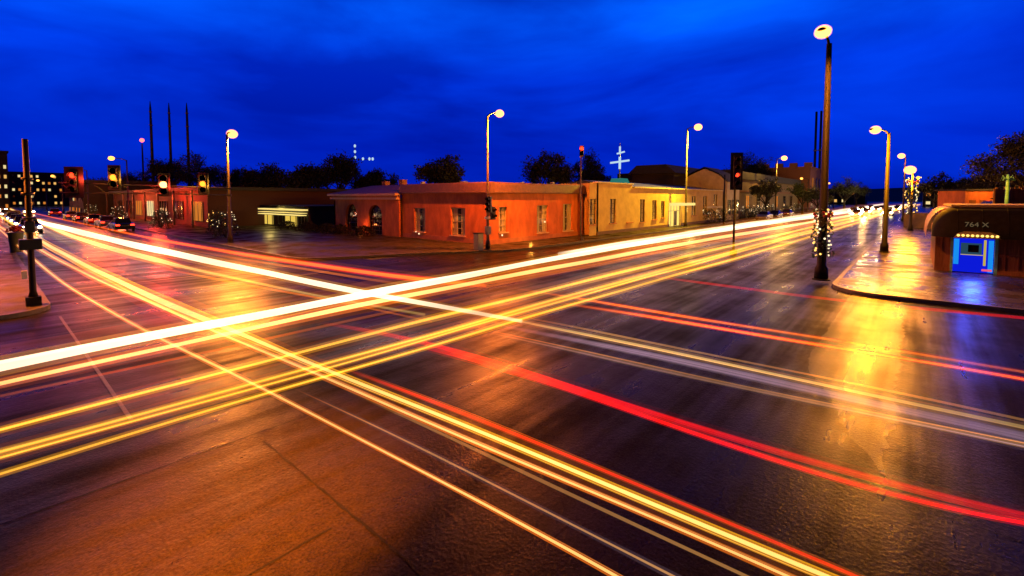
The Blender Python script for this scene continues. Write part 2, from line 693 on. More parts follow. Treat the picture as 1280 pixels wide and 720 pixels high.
# pale concrete crossing band, panel paving by the near corner, tar seams, painted lines
cbm = MB()
ra = random.Random(5)
lo_e = [(7.6 + .5 * math.sin(i * 0) + 13.55 * i / 90, .16 + ra.uniform(-.05, .05) + .05 * math.sin(i * .31), .004) for i in range(91)]
hi_e = []
for i in range(91):
    u_ = 7.6 + 13.55 * i / 90
    k_ = min(1, max(0, (u_ - 7.0) / 5.5))
    hi_e.append((u_, .30 + 1.42 * k_ * k_ * (3 - 2 * k_) + ra.uniform(-.03, .03) + .12 * math.sin(u_ * 2.3) * (1 - k_), .004))
cv = [[cbm.bm.verts.new(p) for p in e_] for e_ in (lo_e, hi_e)]
for i in range(90):
    cbm._f([cv[0][i], cv[0][i + 1], cv[1][i + 1], cv[1][i]])
struct(cbm.build('crossing_band', 'concrete_band'))
sm = MB()
rs = random.Random(11)
for (x0, y0), (x1, y1), wd_ in (((-8, 7.53), (6.5, 7.5), .028), ((2.66, 1.5), (2.64, 7.2), .03), ((7.0, -14), (7.05, -.1), .025), ((-8, 4.72), (2.4, 4.7), .02)):
    n_ = 70
    d_ = Vector((x1 - x0, y1 - y0, 0))
    nn_ = Vector((-d_.y, d_.x, 0)).normalized()
    pts_ = []
    jit = 0
    for i in range(n_ + 1):
        jit = jit * .8 + rs.uniform(-.008, .008)
        c_ = Vector((x0, y0, .0065)) + d_ * (i / n_) + nn_ * jit
        hw = wd_ * rs.uniform(.25, .75)
        pts_.append((sm.bm.verts.new(c_ + nn_ * hw), sm.bm.verts.new(c_ - nn_ * hw)))
    for i in range(n_):
        sm._f([pts_[i][0], pts_[i][1], pts_[i + 1][1], pts_[i + 1][0]])
struct(sm.build('road_seams', 'seam_tar'))
pl = MB()
pl.bx((1.46, 9.5, .0045), (1.52, 19.6, .0075))
pl.bx((2.2, 21.6, .0045), (11.2, 21.78, .0075))
pl.bx((2.2, 25.0, .0045), (11.2, 25.18, .0075))
for k in range(28):
    pl.bx((26 + k * 7.0, 8.1, .0045), (29 + k * 7.0, 8.22, .0075))
    pl.bx((26 + k * 7.0, 14.6, .0045), (29 + k * 7.0, 14.72, .0075))
pl.bx((24.5, 11.2, .0045), (320, 11.32, .0075))
pl.bx((24.5, 11.5, .0045), (320, 11.62, .0075))
pl.bx((6.3, 28.5, .0045), (6.42, 300, .0075))
pl.bx((6.6, 28.5, .0045), (6.72, 300, .0075))
struct(pl.build('road_markings', 'road_paint'))


# ------------------------------------------------------------------ light trails
def fit_path(pts, z, axis, far=None, near=None, deg=3, step=None):
    W = [P(x, y, z) for x, y in pts]
    if axis == 'A':
        s_ = np.array([p.x for p in W]); q = np.array([p.y for p in W])
    else:
        s_ = np.array([p.y for p in W]); q = np.array([p.x for p in W])
    wt = np.array([1.0 / max(depth(p), 3) for p in W])
    deg = min(deg, len(W) - 1)
    lo, hi = s_.min(), s_.max()
    # distance is compressed so that near and far points bend the curve alike
    f = lambda a: np.log(np.maximum(a + 14, 1.0))
    cf = np.polyfit(f(s_), q, deg, w=wt)
    g_ = lambda a: np.polyval(cf, f(a))
    pad_lo = near if near is not None else lo
    pad_hi = far if far is not None else hi
    t = np.linspace(f(np.array(max(lo, -12.9))), f(np.array(hi)), 90)
    ss = np.exp(t) - 14
    qq = g_(ss)
    out_ = list(zip(ss, qq))
    if pad_lo < lo:
        sl = (qq[1] - qq[0]) / (ss[1] - ss[0])
        out_ = [(pad_lo, qq[0] + sl * (pad_lo - ss[0]))] + out_
    if pad_hi > hi:
        sl = (qq[-1] - qq[-3]) / (ss[-1] - ss[-3])
        sl = max(-.05, min(.05, sl))
        for fr in (.1, .25, .5, 1.0):
            a = hi + (pad_hi - hi) * fr
            out_.append((a, qq[-1] + sl * (a - ss[-1])))
    pts3 = [Vector((a, b_, z)) if axis == 'A' else Vector((b_, a, z)) for a, b_ in out_]
    key = np.array(s_)
    return pts3, key


GAS = {}


def gasmat(c, s):
    k = (c, s)
    if k not in GAS:
        GAS[k] = 'trail_glow_%d' % len(GAS)
        gas(GAS[k], c, s)
    return GAS[k]


# colours of the lights that drew the trails
WHT, CRM, YEL, ORG, RED, VIO, TAN = (1, .84, .58), (1, .66, .20), (1, .42, .008), (1, .20, .008), (1, .006, .004), (.5, .30, .40), (1, .45, .12)
GLD = (1, .54, .05)


def trail(label, group, axis, z, pts, core, edge=None, far=None, near=None, deg=3):
    """pts: (px, py, width in px [, brightness]); core / edge: (colour, strength, width factor)"""
    path, key = fit_path([(p[0], p[1]) for p in pts], z, axis, far, near, deg)
    order = np.argsort(key)
    wid = np.array([min(.30, .5 * p[2] * depth(P(p[0], p[1], z)) / F) for p in pts])[order]
    bri = np.array([p[3] if len(p) > 3 else 1.0 for p in pts])[order]
    ks = key[order]
    sv = np.array([p.x if axis == 'A' else p.y for p in path])
    rw = np.interp(sv, ks, wid)
    br = np.interp(sv, ks, bri)
    root = None
    rt = random.Random(label)
    ph = [rt.uniform(0, 6.28) for _ in range(6)]
    arc_ = np.array([math.log(max(a + 26, 1)) for a in sv]) * 9
    dev = lambda k: .55 * np.sin(arc_ * (1.3 + .2 * k) + ph[k]) + .45 * np.sin(arc_ * 3.1 + ph[(k + 2) % 6])
    for p, z_ in zip(path, dev(0)):
        p.z += .02 * z_
    br = br * (1 + .26 * dev(1))
    rw = rw * (1 + .10 * dev(2))
    side = Vector((0, 1, 0)) if axis == 'A' else Vector((1, 0, 0))

    def run(nm, col_, s_, off, rr_, fd):
        t_ = MB()
        t_.tube([p + side * o_ for p, o_ in zip(path, off)], list(rr_), n=10, fade=list(fd))
        return t_.build(nm, gasmat(col_, s_), root)
    if far is None:
        br = br * np.clip((ks[-1] - sv) / (.35 * (ks[-1] - ks[0])), 0, 1)
    wide = max(p[2] for p in pts)
    if edge is None and wide >= 8:
        n_ = 11
        for k in range(n_):
            f_ = (k / (n_ - 1) - .5) * 2
            off = rw * f_ * 1.0
            o = run('light_trail' if root is None else 'light_thread', core[0], round(core[1] * rt.uniform(.5, 1.6), 2), off, rw * rt.uniform(.07, .2), br * (1 + .25 * dev(k % 6)))
            if root is None:
                root = tag(o, label, 'light trail', group)
        o = run('soft_edge', core[0], round(core[1] * .13, 3), rw * 0, rw * 1.2, br)
        return root
    halo = (ORG, .035, 3.0) if core[1] >= .6 and core[0] is not RED else None
    for nm, spec in (('light_trail', core), ('soft_edge', edge), ('outer_glow', halo)):
        if spec is None:
            continue
        c, s, k = spec
        o = run(nm, c, s, rw * 0, rw * k, br)
        if root is None:
            root = tag(o, label, 'light trail', group)
    if edge is not None and wide >= 5:
        for k in range(3):
            sg = (-1, 1, rt.choice((-1, 1)))[k]
            off = rw * sg * (rt.uniform(1.15, 2.1) + .12 * dev(3))
            run('light_thread', rt.choice((ORG, edge[0], core[0])), round(rt.uniform(.06, .24), 2), off, rw * rt.uniform(.10, .2), br * np.clip(.8 + .5 * dev(4), .1, 1.4))
    return root


HA = 'headlight trails along the street to the right'
HB = 'light trails along the street to the left'
trail('thickest white headlight trail, uppermost band sweeping from lower left to the far street', HA, 'A', .68,
      [(0, 457, 18), (130, 433, 15), (270, 407, 13), (380, 383, 11), (470, 364, 11), (560, 348, 9), (640, 333, 8), (695, 322, 7), (830, 300, 6), (1025, 271, 5), (1085, 261, 4)],
      (WHT, .8, .8), (YEL, .12, 1.5), far=300, near=-20)
trail('short white trail that begins above the thickest band before the yellow building', HA, 'A', .95,
      [(698, 317, 5, .3), (720, 314, 5), (830, 296, 5), (930, 281, 5), (1025, 267, 4), (1085, 258, 4)],
      (WHT, .6, .9), (YEL, .12, 1.5), far=300)
trail('cream trail running just under the thickest white band', HA, 'A', .62,
      [(0, 479, 7, .8), (120, 452, 7), (240, 428, 7), (380, 396, 7), (480, 375, 7), (645, 344, 7), (760, 321, 6), (830, 309, 6), (1025, 277, 4), (1085, 265, 3)],
      (CRM, .72, .7), (ORG, .22, 1.8), far=300, near=-20)
trail('thin dim red trail under the cream trail, at the edge of the lower left', HA, 'A', .75,
      [(0, 496, 3, .8), (120, 470, 3), (244, 443, 3), (337, 422, 3), (487, 389, 3), (640, 358, 3, .6)],
      (ORG, .13, 1.0), None, near=-20, deg=2)
trail('yellow trail, topmost of the lower bundle crossing the junction', HA, 'A', .65,
      [(0, 537, 6), (185, 492, 6), (360, 442, 6), (480, 414, 6), (600, 384, 6), (730, 352, 6), (820, 330, 6), (920, 305, 5), (1025, 282, 4), (1085, 268, 3)],
      (GLD, .62, .45), (YEL, .17, 1.5), far=300, near=-20)
trail('yellow trail with a close twin below it in the middle of the lower bundle', HA, 'A', .65,
      [(0, 562, 6), (240, 502, 5), (350, 471, 5), (430, 449, 5), (600, 397, 5), (700, 372, 5), (860, 330, 5), (940, 309, 4), (1025, 286, 3), (1085, 270, 3)],
      (GLD, .62, .42), (YEL, .17, 1.4), far=300, near=-20)
trail('thin yellow twin trail hugging the underside of the middle yellow trail', HA, 'A', .55,
      [(0, 571, 5), (240, 508, 4), (350, 477, 4), (430, 454, 4), (600, 402, 4), (700, 376, 4), (860, 333, 4), (940, 312, 4), (1025, 288, 3), (1085, 271, 2)],
      (GLD, .62, .38), (YEL, .15, 1.3), far=300, near=-20)
trail('golden trail, lowest of the bundle that crosses the junction to the right', HA, 'A', .62,
      [(0, 590, 6), (170, 547, 6), (330, 491, 5), (430, 461, 5), (600, 414, 5), (700, 385, 5), (800, 357, 5), (897, 330, 5), (960, 311, 4), (1025, 292, 4), (1085, 274, 3)],
      (GLD, .58, .4), (YEL, .18, 1.4), far=300, near=-20)
trail('faint orange streak between the cream trail and the upper yellow trail', HA, 'A', .85,
      [(560, 368, 3, .3), (700, 340, 3), (830, 315, 3), (1025, 279, 3)], (ORG, .2, 1), None, far=200, deg=2)

trail('broad yellow trail from behind the push button pole that turns white nearer the camera', HB, 'B', .68,
      [(56, 305, 5), (140, 345, 9), (212, 379, 11), (265, 404, 11), (300, 419, 9), (360, 445, 7), (425, 468, 7), (540, 516, 7), (640, 556, 7), (840, 638, 8), (1038, 720, 9)],
      (CRM, .6, .55), (YEL, .26, 1.4), far=200, near=-18)
trail('cream trail along the lower side of the broad yellow trail', HB, 'B', .62,
      [(57, 315, 4), (125, 351, 4), (250, 410, 5), (370, 454, 5), (425, 476, 5), (540, 527, 5), (640, 574, 6), (800, 644, 6), (985, 720, 7)],
      (CRM, .5, .5), (ORG, .24, 1.5), far=200, near=-18)
trail('dim brown line under the cream trail that runs off the bottom edge', HB, 'B', .5,
      [(430, 486, 3, .3), (540, 537, 3), (640, 584, 4), (800, 658, 4), (930, 720, 4)], (TAN, .16, 1.0), None, near=-18, deg=2)
trail('thin golden trail nearest the push button pole, lowest of those crossing to the bottom', HB, 'B', .62,
      [(51, 332, 3), (115, 375, 3), (200, 423, 4), (310, 477, 4), (390, 519, 4), (500, 574, 4), (640, 650, 5), (770, 721, 6)],
      (CRM, .45, .6), (ORG, .2, 1.5), far=160, near=-18)
trail('hair thin pale violet trail between the golden and cream trails', HB, 'B', .6,
      [(368, 484, 2, .4), (440, 520, 2), (540, 568, 3), (640, 617, 3), (740, 668, 3), (840, 720, 4)], (TAN, .24, .7), (VIO, .03, 2.4), near=-18, deg=2)
trail('orange red tail light trail along the upper side of the white diagonal', HB, 'B', .85,
      [(420, 456, 4, .3), (500, 485, 5), (640, 541, 6), (840, 625, 6), (1068, 720, 7)], (RED, .5, .6), (ORG, .10, 1.0), near=-18, deg=2)
trail('bright red tail light trail crossing the dark road to the right edge', HB, 'B', .8,
      [(500, 429, 5, .25), (560, 441, 7), (620, 458, 7), (700, 484, 6), (820, 525, 6), (960, 572, 6), (1120, 616, 6), (1280, 651, 7)],
      (RED, .6, .6), (RED, .16, 1.3), near=-18, deg=3)
trail('broad dull red band just above the bright red trail', HB, 'B', .95,
      [(400, 402, 9, .6), (460, 415, 12, .9), (540, 435, 11), (620, 453, 11), (700, 478, 13, .85), (820, 517, 15, .7), (960, 563, 18, .55), (1120, 607, 19, .45), (1280, 644, 20, .4)],
      (RED, .17, .9), None, near=-18, deg=3)
trail('wide white trail descending from the far left street towards the crossing of the bands', HB, 'B', .7,
      [(22, 270, 5), (60, 280, 6), (104, 291, 8), (180, 308, 9), (320, 340, 9), (400, 355, 8), (470, 367, 7, .9), (540, 381, 7, .55), (600, 391, 6, .4), (650, 402, 5, .4)],
      (WHT, .8, .8), (YEL, .14, 1.5), far=240, deg=3)
trail('pale golden trail that carries the wide white trail on across the dark road', HB, 'B', .7,
      [(600, 390, 4, .4), (650, 400, 4), (760, 425, 5), (920, 457, 5, .8), (1012, 477, 5, .7), (1123, 500, 6, .6), (1280, 536, 7, .5)],
      (CRM, .3, .6), (TAN, .08, 1.6), near=-18, deg=2)
trail('second fine golden line above the pale golden trail on the dark road', HB, 'B', .7,
      [(640, 394, 2, .4), (760, 419, 3), (920, 450, 3, .7), (1012, 468, 3, .6), (1123, 490, 4, .5), (1280, 525, 4, .4)],
      (TAN, .26, .8), None, near=-18, deg=2)
trail('greyish violet smear between the pale golden and tan trails', HB, 'B', .8,
      [(610, 402, 10, .6), (760, 435, 16), (920, 468, 20), (1012, 487, 22), (1123, 509, 24), (1280, 547, 30)],
      (VIO, .06, 1.1), None, near=-18, deg=2)
trail('dim tan trail below the greyish violet smear', HB, 'B', .6,
      [(615, 414, 4, .7), (700, 436, 5), (807, 460, 6), (920, 482, 5), (990, 497, 5), (1107, 519, 6), (1280, 558, 8)],
      (TAN, .10, 1.0), (VIO, .02, 1.8), near=-18, deg=2)
trail('short white trail under the wide white one that thins out to an orange thread', HB, 'B', .55,
      [(60, 284, 4), (102, 297, 5), (150, 313, 7), (190, 326, 7, .8), (230, 334, 4, .5), (300, 348, 3, .35), (420, 373, 3, .3), (530, 394, 3, .15)],
      (CRM, .6, .8), (YEL, .25, 1.6), far=200, deg=3)
trail('fine orange thread beside the short white trail', HB, 'B', .45,
      [(190, 334, 3, .4), (230, 341, 3), (300, 353, 3), (420, 378, 3), (540, 402, 3, .3)], (ORG, .3, .8), None, deg=2)
trail('upper orange trail of the pair crossing towards the yellow wet patch', HB, 'B', .85,
      [(640, 360, 3, .3), (720, 374, 4), (820, 389, 5), (920, 405, 5), (1021, 422, 5, .9), (1143, 441, 5, .5), (1280, 465, 5, .35)],
      (ORG, .5, .5), (RED, .10, 1.2), near=-18, deg=2)
trail('lower orange trail of the pair that turns red at the right edge', HB, 'B', .75,
      [(690, 375, 3, .4), (720, 382, 4), (820, 398, 5), (920, 415, 5), (1021, 429, 5), (1143, 451, 5), (1280, 476, 6)],
      (ORG, .5, .5), (RED, .2, 1.1), near=-18, deg=2)
trail('faint red thread close to the far kerb of the dark road', HB, 'B', .8,
      [(760, 336, 2, .3), (900, 358, 3), (1045, 374, 3), (1160, 386, 4), (1280, 399, 4)], (RED, .2, 1.0), None, near=-18, deg=2)
trail('orange red tail light trail along the kerb before the orange building', HB, 'B', .8,
      [(150, 290, 2, .5), (232, 306, 3), (300, 316, 4), (400, 332, 5), (470, 342, 5), (540, 351, 5), (610, 357, 4, .4)],
      (ORG, .6, .8), (RED, .3, 1.5), far=140, deg=2)
trail('dim second tail light trail just below the kerbside one', HB, 'B', .7,
      [(232, 312, 2, .4), (330, 328, 3), (430, 345, 3), (520, 357, 3, .4)], (ORG, .22, .9), None, far=80, deg=2)
trail('thin yellow thread among the stripes of light left of the crossing', HB, 'B', .5,
      [(75, 318, 2, .5), (140, 352, 3), (210, 387, 3), (250, 405, 3), (300, 428, 3, .4)], (YEL, .3, .9), None, far=90, deg=2)

# ------------------------------------------------------------------ street lamps


def street_lamp(name, label, base, h, arm_dir, arm_len, power, r0=.13, lens=.22, pole='steel_brown', mat='sodium_lens', col=SOD, group='street lamps', base_z=.143, aim=None):
    x, y = base[0], base[1]
    t = thing(name, label, 'street lamp', (x, y, base_z), 0, group)
    p = MB()
    p.cyl((0, 0, 0), r0 * 2.0, .06, 12)
    p.tube([(0, 0, .06), (0, 0, .5), (0, 0, .62), (0, 0, h - base_z)], [r0 * 1.55, r0 * 1.45, r0 * 1.02, r0 * .58], 12)
    p.build('pole', pole, t)
    d = Vector((math.cos(arm_dir), math.sin(arm_dir), 0))
    hz = h - base_z
    a = MB()
    a.tube([(0, 0, hz - .12), Vector((0, 0, hz + .08)) + d * arm_len * .25, Vector((0, 0, hz + .16)) + d * arm_len * .62, Vector((0, 0, hz + .17)) + d * arm_len], [.055, .05, .045, .04], 8)
    a.build('arm', pole, t)
    hd = MB()
    c = Vector((0, 0, hz + .17)) + d * (arm_len + .28)
    hd.ball(c - d * .12, .30, (1, .6, .3), 14, 8)
    bmesh.ops.rotate(hd.bm, verts=hd.bm.verts, cent=c, matrix=Matrix.Rotation(arm_dir, 3, 'Z'))
    ho = hd.build('lamp_head', 'steel_dark', t)
    ln = MB()
    lc = c + Vector((0, 0, -.04)) + d * .04
    ln.ball(lc, lens, (1, 1, .8), 14, 9)
    lo2 = ln.build('lens', mat, ho)
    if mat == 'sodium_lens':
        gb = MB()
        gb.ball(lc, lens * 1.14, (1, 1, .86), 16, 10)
        gb.build('halo_shell', 'halo_glow', lo2)  # glowing clear shell added round the lens as its halo
    if power:
        lp = lc + Vector((0, 0, -lens - .06))
        if aim:
            lo_ = lamp('lamp_light', lp, col, power, .12, t, 'SPOT', aim[2])
            lo_.data.spot_blend = 1.0
            dv_ = Vector((aim[0] - x, aim[1] - y, -base_z)) - lp
            lo_.rotation_euler = dv_.to_track_quat('-Z', 'Y').to_euler()
        else:
            lamp('lamp_light', lp, col, power, .12, t)
    return t


PR = (23.4, 2.95)
street_lamp('street_lamp', 'tall tapered street lamp with a garland wound pole at the wet sidewalk corner', PR, 10.0, R(178), 1.05, 5200, r0=.17, lens=.27, pole='steel_black', aim=(26, 1, 105))
p2 = P(1105, 318)
street_lamp('street_lamp', 'shorter street lamp farther up the wet sidewalk beyond the garland wound pole', (p2.x, p2.y), 7.75, R(150), .95, 17000, pole='steel_black', r0=.15, lens=.27, col=YSOD)
p3 = (22.7, 21.95)
street_lamp('street_lamp', 'slim street lamp at the corner of the orange building, signal heads on its pole', p3, 9.15, R(-55), .5, 17000, r0=.11, lens=.27, pole='steel_brown', col=(1, .19, .012))
p4 = P(288, 305)
street_lamp('street_lamp', 'street lamp on top of the pole that carries the red signal arm', (p4.x, p4.y), 8.55, R(20), .12, 22000, r0=.14, lens=.36, pole='steel_brown', mat='sodium_lens', aim=(6.5, 29, 128))
p5 = (56.4, 21.1)
street_lamp('street_lamp', 'street lamp rising in front of the lit door of the yellow building', p5, 12.0, R(-60), .9, 46000, r0=.14, lens=.42, col=(1, .56, .018), aim=(51, 27, 128))
p6 = (104, 21.1)
street_lamp('street_lamp', 'distant street lamp above the dark roofed hall behind the hedge', p6, 11.4, R(-60), 1.0, 4500, r0=.14, lens=.5, col=(1, .5, .05))
p7 = (66, .4)
street_lamp('street_lamp', 'low street lamp with a leafy wrapped post beyond the black awning', p7, 6.5, R(150), .15, 6000, r0=.14, lens=.48, mat='sodium_lens', col=YSOD)
street_lamp('street_lamp', 'small distant street lamp between the leafy post and the shorter street lamp', (93, 1.5), 9.9, R(150), .6, 1800, r0=.14, lens=.42)
# out of the picture at the near corners; their light is seen on the paving
street_lamp('street_lamp', 'street lamp at the kerb outside the left edge, lighting the paving there', (-5.0, 27.0), 9.0, R(-30), 1.2, 34000, r0=.14, col=(1, .2, .012), aim=(.5, 26, 112))
street_lamp('street_lamp', 'street lamp behind the viewer at the near corner, lighting the concrete panels', (-2.6, .3), 8.0, R(58), 1.2, 95000, r0=.14, col=(1, .2, .004), aim=(2.0, 5.9, 28))

# far lamps up the left street: small and seen as points
protos = None
LK = ['first', 'second', 'third', 'fourth', 'fifth', 'sixth', 'seventh', 'eighth', 'ninth', 'tenth']
far_spots = [(12.9, 78), (12.9, 112), (12.9, 150), (12.9, 190), (12.9, 240)]
for i, (x, y) in enumerate(far_spots):
    side = 'on the shop side' if x > 5 else 'on the planter side'
    lab = 'small far lamp up the left street, %s %s' % (LK[i], side)
    if protos is None:
        protos = street_lamp('street_lamp', lab, (x, y), 8.6, R(180), 1.2, 0, r0=.12, lens=.34, mat='sodium_far', group='far street lamps')
    else:
        dup(protos, (x, y, .143), R(0 if x > 5 else 180), lab)
for k, (x, y, r_) in enumerate([(140, 21.1, 0), (150, 1.4, 180), (190, 21.1, 0), (210, 1.4, 180), (260, 21.1, 0), (285, 1.4, 180)]):
    dup(protos, (x, y, .143), R(90 if r_ else -90),
        'small far lamp at the end of the right street, %s on the %s' % (LK[k // 2], 'hedge kerb' if y > 5 else 'wet sidewalk'))
for k, (x, y) in enumerate([(12.9, 96), (.4, 150)]):
    lamp('far_street_light', (x - 1 if x > 5 else x + 1, y, 8.0), (1, .13, .012), 7000, .3)

# ------------------------------------------------------------------ garland on the corner lamp
g = thing('garland', 'leafy garland with small white and yellow lights wound round the corner lamp pole', 'garland', (PR[0], PR[1], .143))
lv, fl, bl, rd = MB(), MB(), MB(), MB()
for k in range(300):
    z = .95 + 2.05 * (k / 300)
    an = k * .33 + rnd.uniform(-.6, .6)
    rr = .22 + rnd.uniform(0, .22) * (0.6 + .4 * math.sin(z * 7))
    c = Vector((rr * math.cos(an), rr * math.sin(an), z + rnd.uniform(-.06, .06)))
    a = Vector((rnd.uniform(-1, 1), rnd.uniform(-1, 1), rnd.uniform(-1, 1))).normalized() * .075
    b_ = a.cross(Vector((rnd.uniform(-1, 1), rnd.uniform(-1, 1), rnd.uniform(-1, 1)))).normalized() * .04
    lv.quad(c - a, c + b_, c + a, c - b_)
    if k % 9 == 0:
        tgt = bl if k % 18 else fl
        tgt.ball(c * 1.0 + Vector((.05 * math.cos(an), .05 * math.sin(an), 0)), .042, (1, 1, 1), 8, 6)
for k in range(14):
    an = rnd.uniform(0, 6.28)
    rd.ball((.3 * math.cos(an), .3 * math.sin(an), 2.75 + rnd.uniform(-.12, .12)), .07, (1, 1, .8), 8, 6)
lv.build('leaves', 'leaf_garland', g, fixn=False)
fl.build('white_bulb', 'bulb_white', g)
bl.build('yellow_bulb', 'bulb_warm', g)
rd.build('red_bow', 'flower_red', g)
g2 = dup(g, (p7[0], p7[1], .143), R(70), 'leafy wrap with lights round the low lamp post beyond the black awning', sc=(1.5, 1.5, 1.9))


# ------------------------------------------------------------------ traffic signals
def signal_head(parent, c, rz, n=3, lit=0, litmat='red_lens', plate=True, w_=.36, r=.13, name='signal_head', step=.36, pw=.3):
    """head faces local -y, turned by rz"""
    h = n * step + .06
    e_ = MB()
    e_.box((0, .12, 0), (w_, .22, h))
    ob = e_.build(name, 'housing_black', parent, bevel=.02)
    ob.location = c
    ob.rotation_euler = (0, 0, rz)
    if plate:
        q = MB()
        q.box((0, .16, 0), (w_ + pw, .02, h + pw))
        q.build('backplate', 'housing_black', ob)
    for k in range(n):
        zc = h / 2 - .03 - step * (k + .5)
        v = MB()
        hood = [(r * 1.12 * math.cos(R(a)), r * 1.12 * math.sin(R(a))) for a in range(-20, 201, 20)]
        for i in range(len(hood) - 1):
            (x0, z0), (x1, z1) = hood[i], hood[i + 1]
            v.quad((x0, .012, zc + z0), (x1, .012, zc + z1), (x1, -.2, zc + z1), (x0, -.2, zc + z0))
        v.build('visor', 'housing_black', ob)
        q = MB()
        q.ball((0, .0, zc), r, (1, .35, 1), 16, 9)
        q.build('lens', litmat if k == lit else 'lens_off', ob)
    return ob


FACE = R(-49)      # towards the camera along -y of the head
# signal arm across the left street
t = thing('signal_mast_arm', 'twin tube signal arm with red and amber heads reaching over the left street', 'traffic signal', (p4.x, p4.y, .143))
m1 = MB()
for z0, z1, r_ in ((4.25, 4.45, .06), (3.70, 3.82, .045)):
    m1.tube([(-.1, 0, z0), (-3, 0, z0 + .08), (-9.6, 0, z1)], [r_, r_ * .9, r_ * .7], 8)
m1.build('arm', 'steel_brown', t)
br = MB()
for k in range(6):
    br.tube([(-1.2 - 1.5 * k, 0, 3.72), (-1.9 - 1.5 * k, 0, 4.32)], .022, 6)
br.build('brace', 'steel_brown', t)
cl_ = MB()
for z in (4.25, 3.7):
    cl_.cyl((0, 0, z - .09), .19, .18, 12)
cl_.build('clamp', 'steel_dark', t)
for px, mt, lit in ((92, 'red_lens', 0), (143, 'amber_lens', 1), (205, 'red_core', 1), (254, 'amber_lens', 1)):
    q = px - 640
    # column px crosses the arm plane y = p4.y
    k_ = q / F
    u_ = (p4.y * (RT[0] * 0 + math.cos(TH) + k_ * math.sin(TH))) / (math.sin(TH) - k_ * math.cos(TH))
    big = px in (205,)
    Yd = u_ * FW[0] + p4.y * FW[1]
    zc = {92: zat(224, Yd), 143: zat(222, Yd), 205: zat(231, Yd), 254: zat(230, Yd)}[px]
    hd = signal_head(t, (u_ - p4.x, -.12, zc - .143 - (.0 if lit == 1 else .2)), R(-30 if px != 92 else -35), 3, lit, mt, True,
                     .42, .2 if px in (143, 254) else (.24 if big else .17), step=.44, pw=.62 if px == 92 else .3)
    lamp('signal_light', (u_ - .3, p4.y - .7, zc), (1, .05, .02) if 'red' in mt else (1, .4, .04), 500 if big else 200, .15)

# free standing poles with signals
def signal_pole(label, base, h, heads, r=.09, name='signal_pole', mat='steel_black', bz=.143):
    t = thing(name, label, 'traffic signal', (base[0], base[1], bz))
    q = MB()
    q.box((0, 0, .14), (.36, .36, .28))
    q.tube([(0, 0, .28), (0, 0, .45), (0, 0, h)], [r * 1.4, r, r * .85], 12)
    q.build('pole', mat, t)
    for (c, rz, n_, lit, lm, plate, w_, rr, stp, pw) in heads:
        signal_head(t, c, rz, n_, lit, lm, plate, w_, rr, step=stp, pw=pw)
    return t


pl_ = P(48, 386)
sp = signal_pole('dark signal pole with push button boxes at the corner near the planter', (pl_.x - .1, pl_.y), 5.35, [], r=.085)
b1 = MB(); b1.box((0, -.02, 1.98), (.52, .42, .34)); b1.build('junction_box', 'housing_black', sp, bevel=.03)
b1 = MB(); b1.box((.0, 0, 2.55), (.22, .5, .36)); b1.box((0, 0, 2.83), (.3, .56, .05)); b1.build('walk_signal', 'housing_black', sp, bevel=.02)
b1 = MB(); b1.box((-.18, -.1, 1.02), (.14, .1, .26)); b1.build('push_button', 'neon_yellow' if 0 else 'flower_white', sp, bevel=.01)
b1 = MB(); b1.cyl((0, 0, 3.55), .16, .1); b1.cyl((0, 0, 4.05), .14, .06); b1.build('clamp', 'steel_dark', sp)

p730 = (32.4, 20.75)
signal_pole('tall thin signal pole with a lit red head where orange and yellow walls meet', p730, 7.4,
            [((0, -.05, 7.3), R(-62), 2, 0, 'red_lens', False, .34, .15, .42, .1)], r=.075, mat='steel_brown')
ps = at(918, 30)
signal_pole('signal pole with a tall black plated head showing red before the hedge', (ps.x, ps.y), 4.5,
            [((0, -.12, 5.35), R(-56), 4, 2, 'red_lens', True, .42, .12, .5, .34)], r=.075, bz=.0)
t = thing('walk_signal', 'black walk signal and traffic heads strapped to the slim corner lamp pole', 'traffic signal', (p3[0], p3[1], .143))
signal_head(t, (-.28, -.30, 3.05), R(-75), 3, 9, 'lens_off', False, .36, .12, step=.34)
signal_head(t, (.38, -.2, 2.45), R(-5), 2, 9, 'lens_off', False, .40, .12, step=.42)
b1 = MB(); b1.box((-.15, -.15, 1.3), (.34, .3, .55)); b1.build('control_box', 'galvanised', t, bevel=.02)
b1 = MB(); b1.box((-.2, -.15, 2.15), (.5, .05, .16)); b1.build('sign_plate', 'white_paint', t)
t = thing('utility_cabinet', 'low grey utility cabinet at the foot of the slim corner lamp', 'utility cabinet', (p3[0] - .75, p3[1] + .15, .143))
MB().box((0, 0, .55), (.5, .45, 1.1)).build('cabinet', 'galvanised', t, bevel=.02)
MB().box((0, 0, 1.13), (.58, .52, .05)).build('lid', 'steel_dark', t)
pc = at(905, 62)
t = thing('utility_pole', 'dark bare pole standing between the yellow building and the hedge', 'pole', (pc.x, pc.y, .143))
MB().tube([(0, 0, 0), (0, 0, 6.6)], [.13, .1], 10).build('pole', 'steel_dark', t)


# ------------------------------------------------------------------ planter on the left sidewalk
pp = P(21, 318)
t = thing('planter', 'tall dark planter tub topped with red flowers on the left sidewalk', 'planter', (pp.x, pp.y, .143))
MB().tube([(0, 0, 0), (0, 0, .08), (0, 0, 1.2), (0, 0, 1.28)], [.30, .28, .36, .40], 16).build('tub', 'bin_green', t)
q = MB()
for k in range(90):
    an, rr = rnd.uniform(0, 6.28), rnd.uniform(0, .42)
    q.ball((rr * math.cos(an), rr * math.sin(an), 1.34 + rnd.uniform(0, .4) * (1 - rr)), .07, (1, 1, .7), 6, 5)
q.build('flowers', 'flower_red', t)


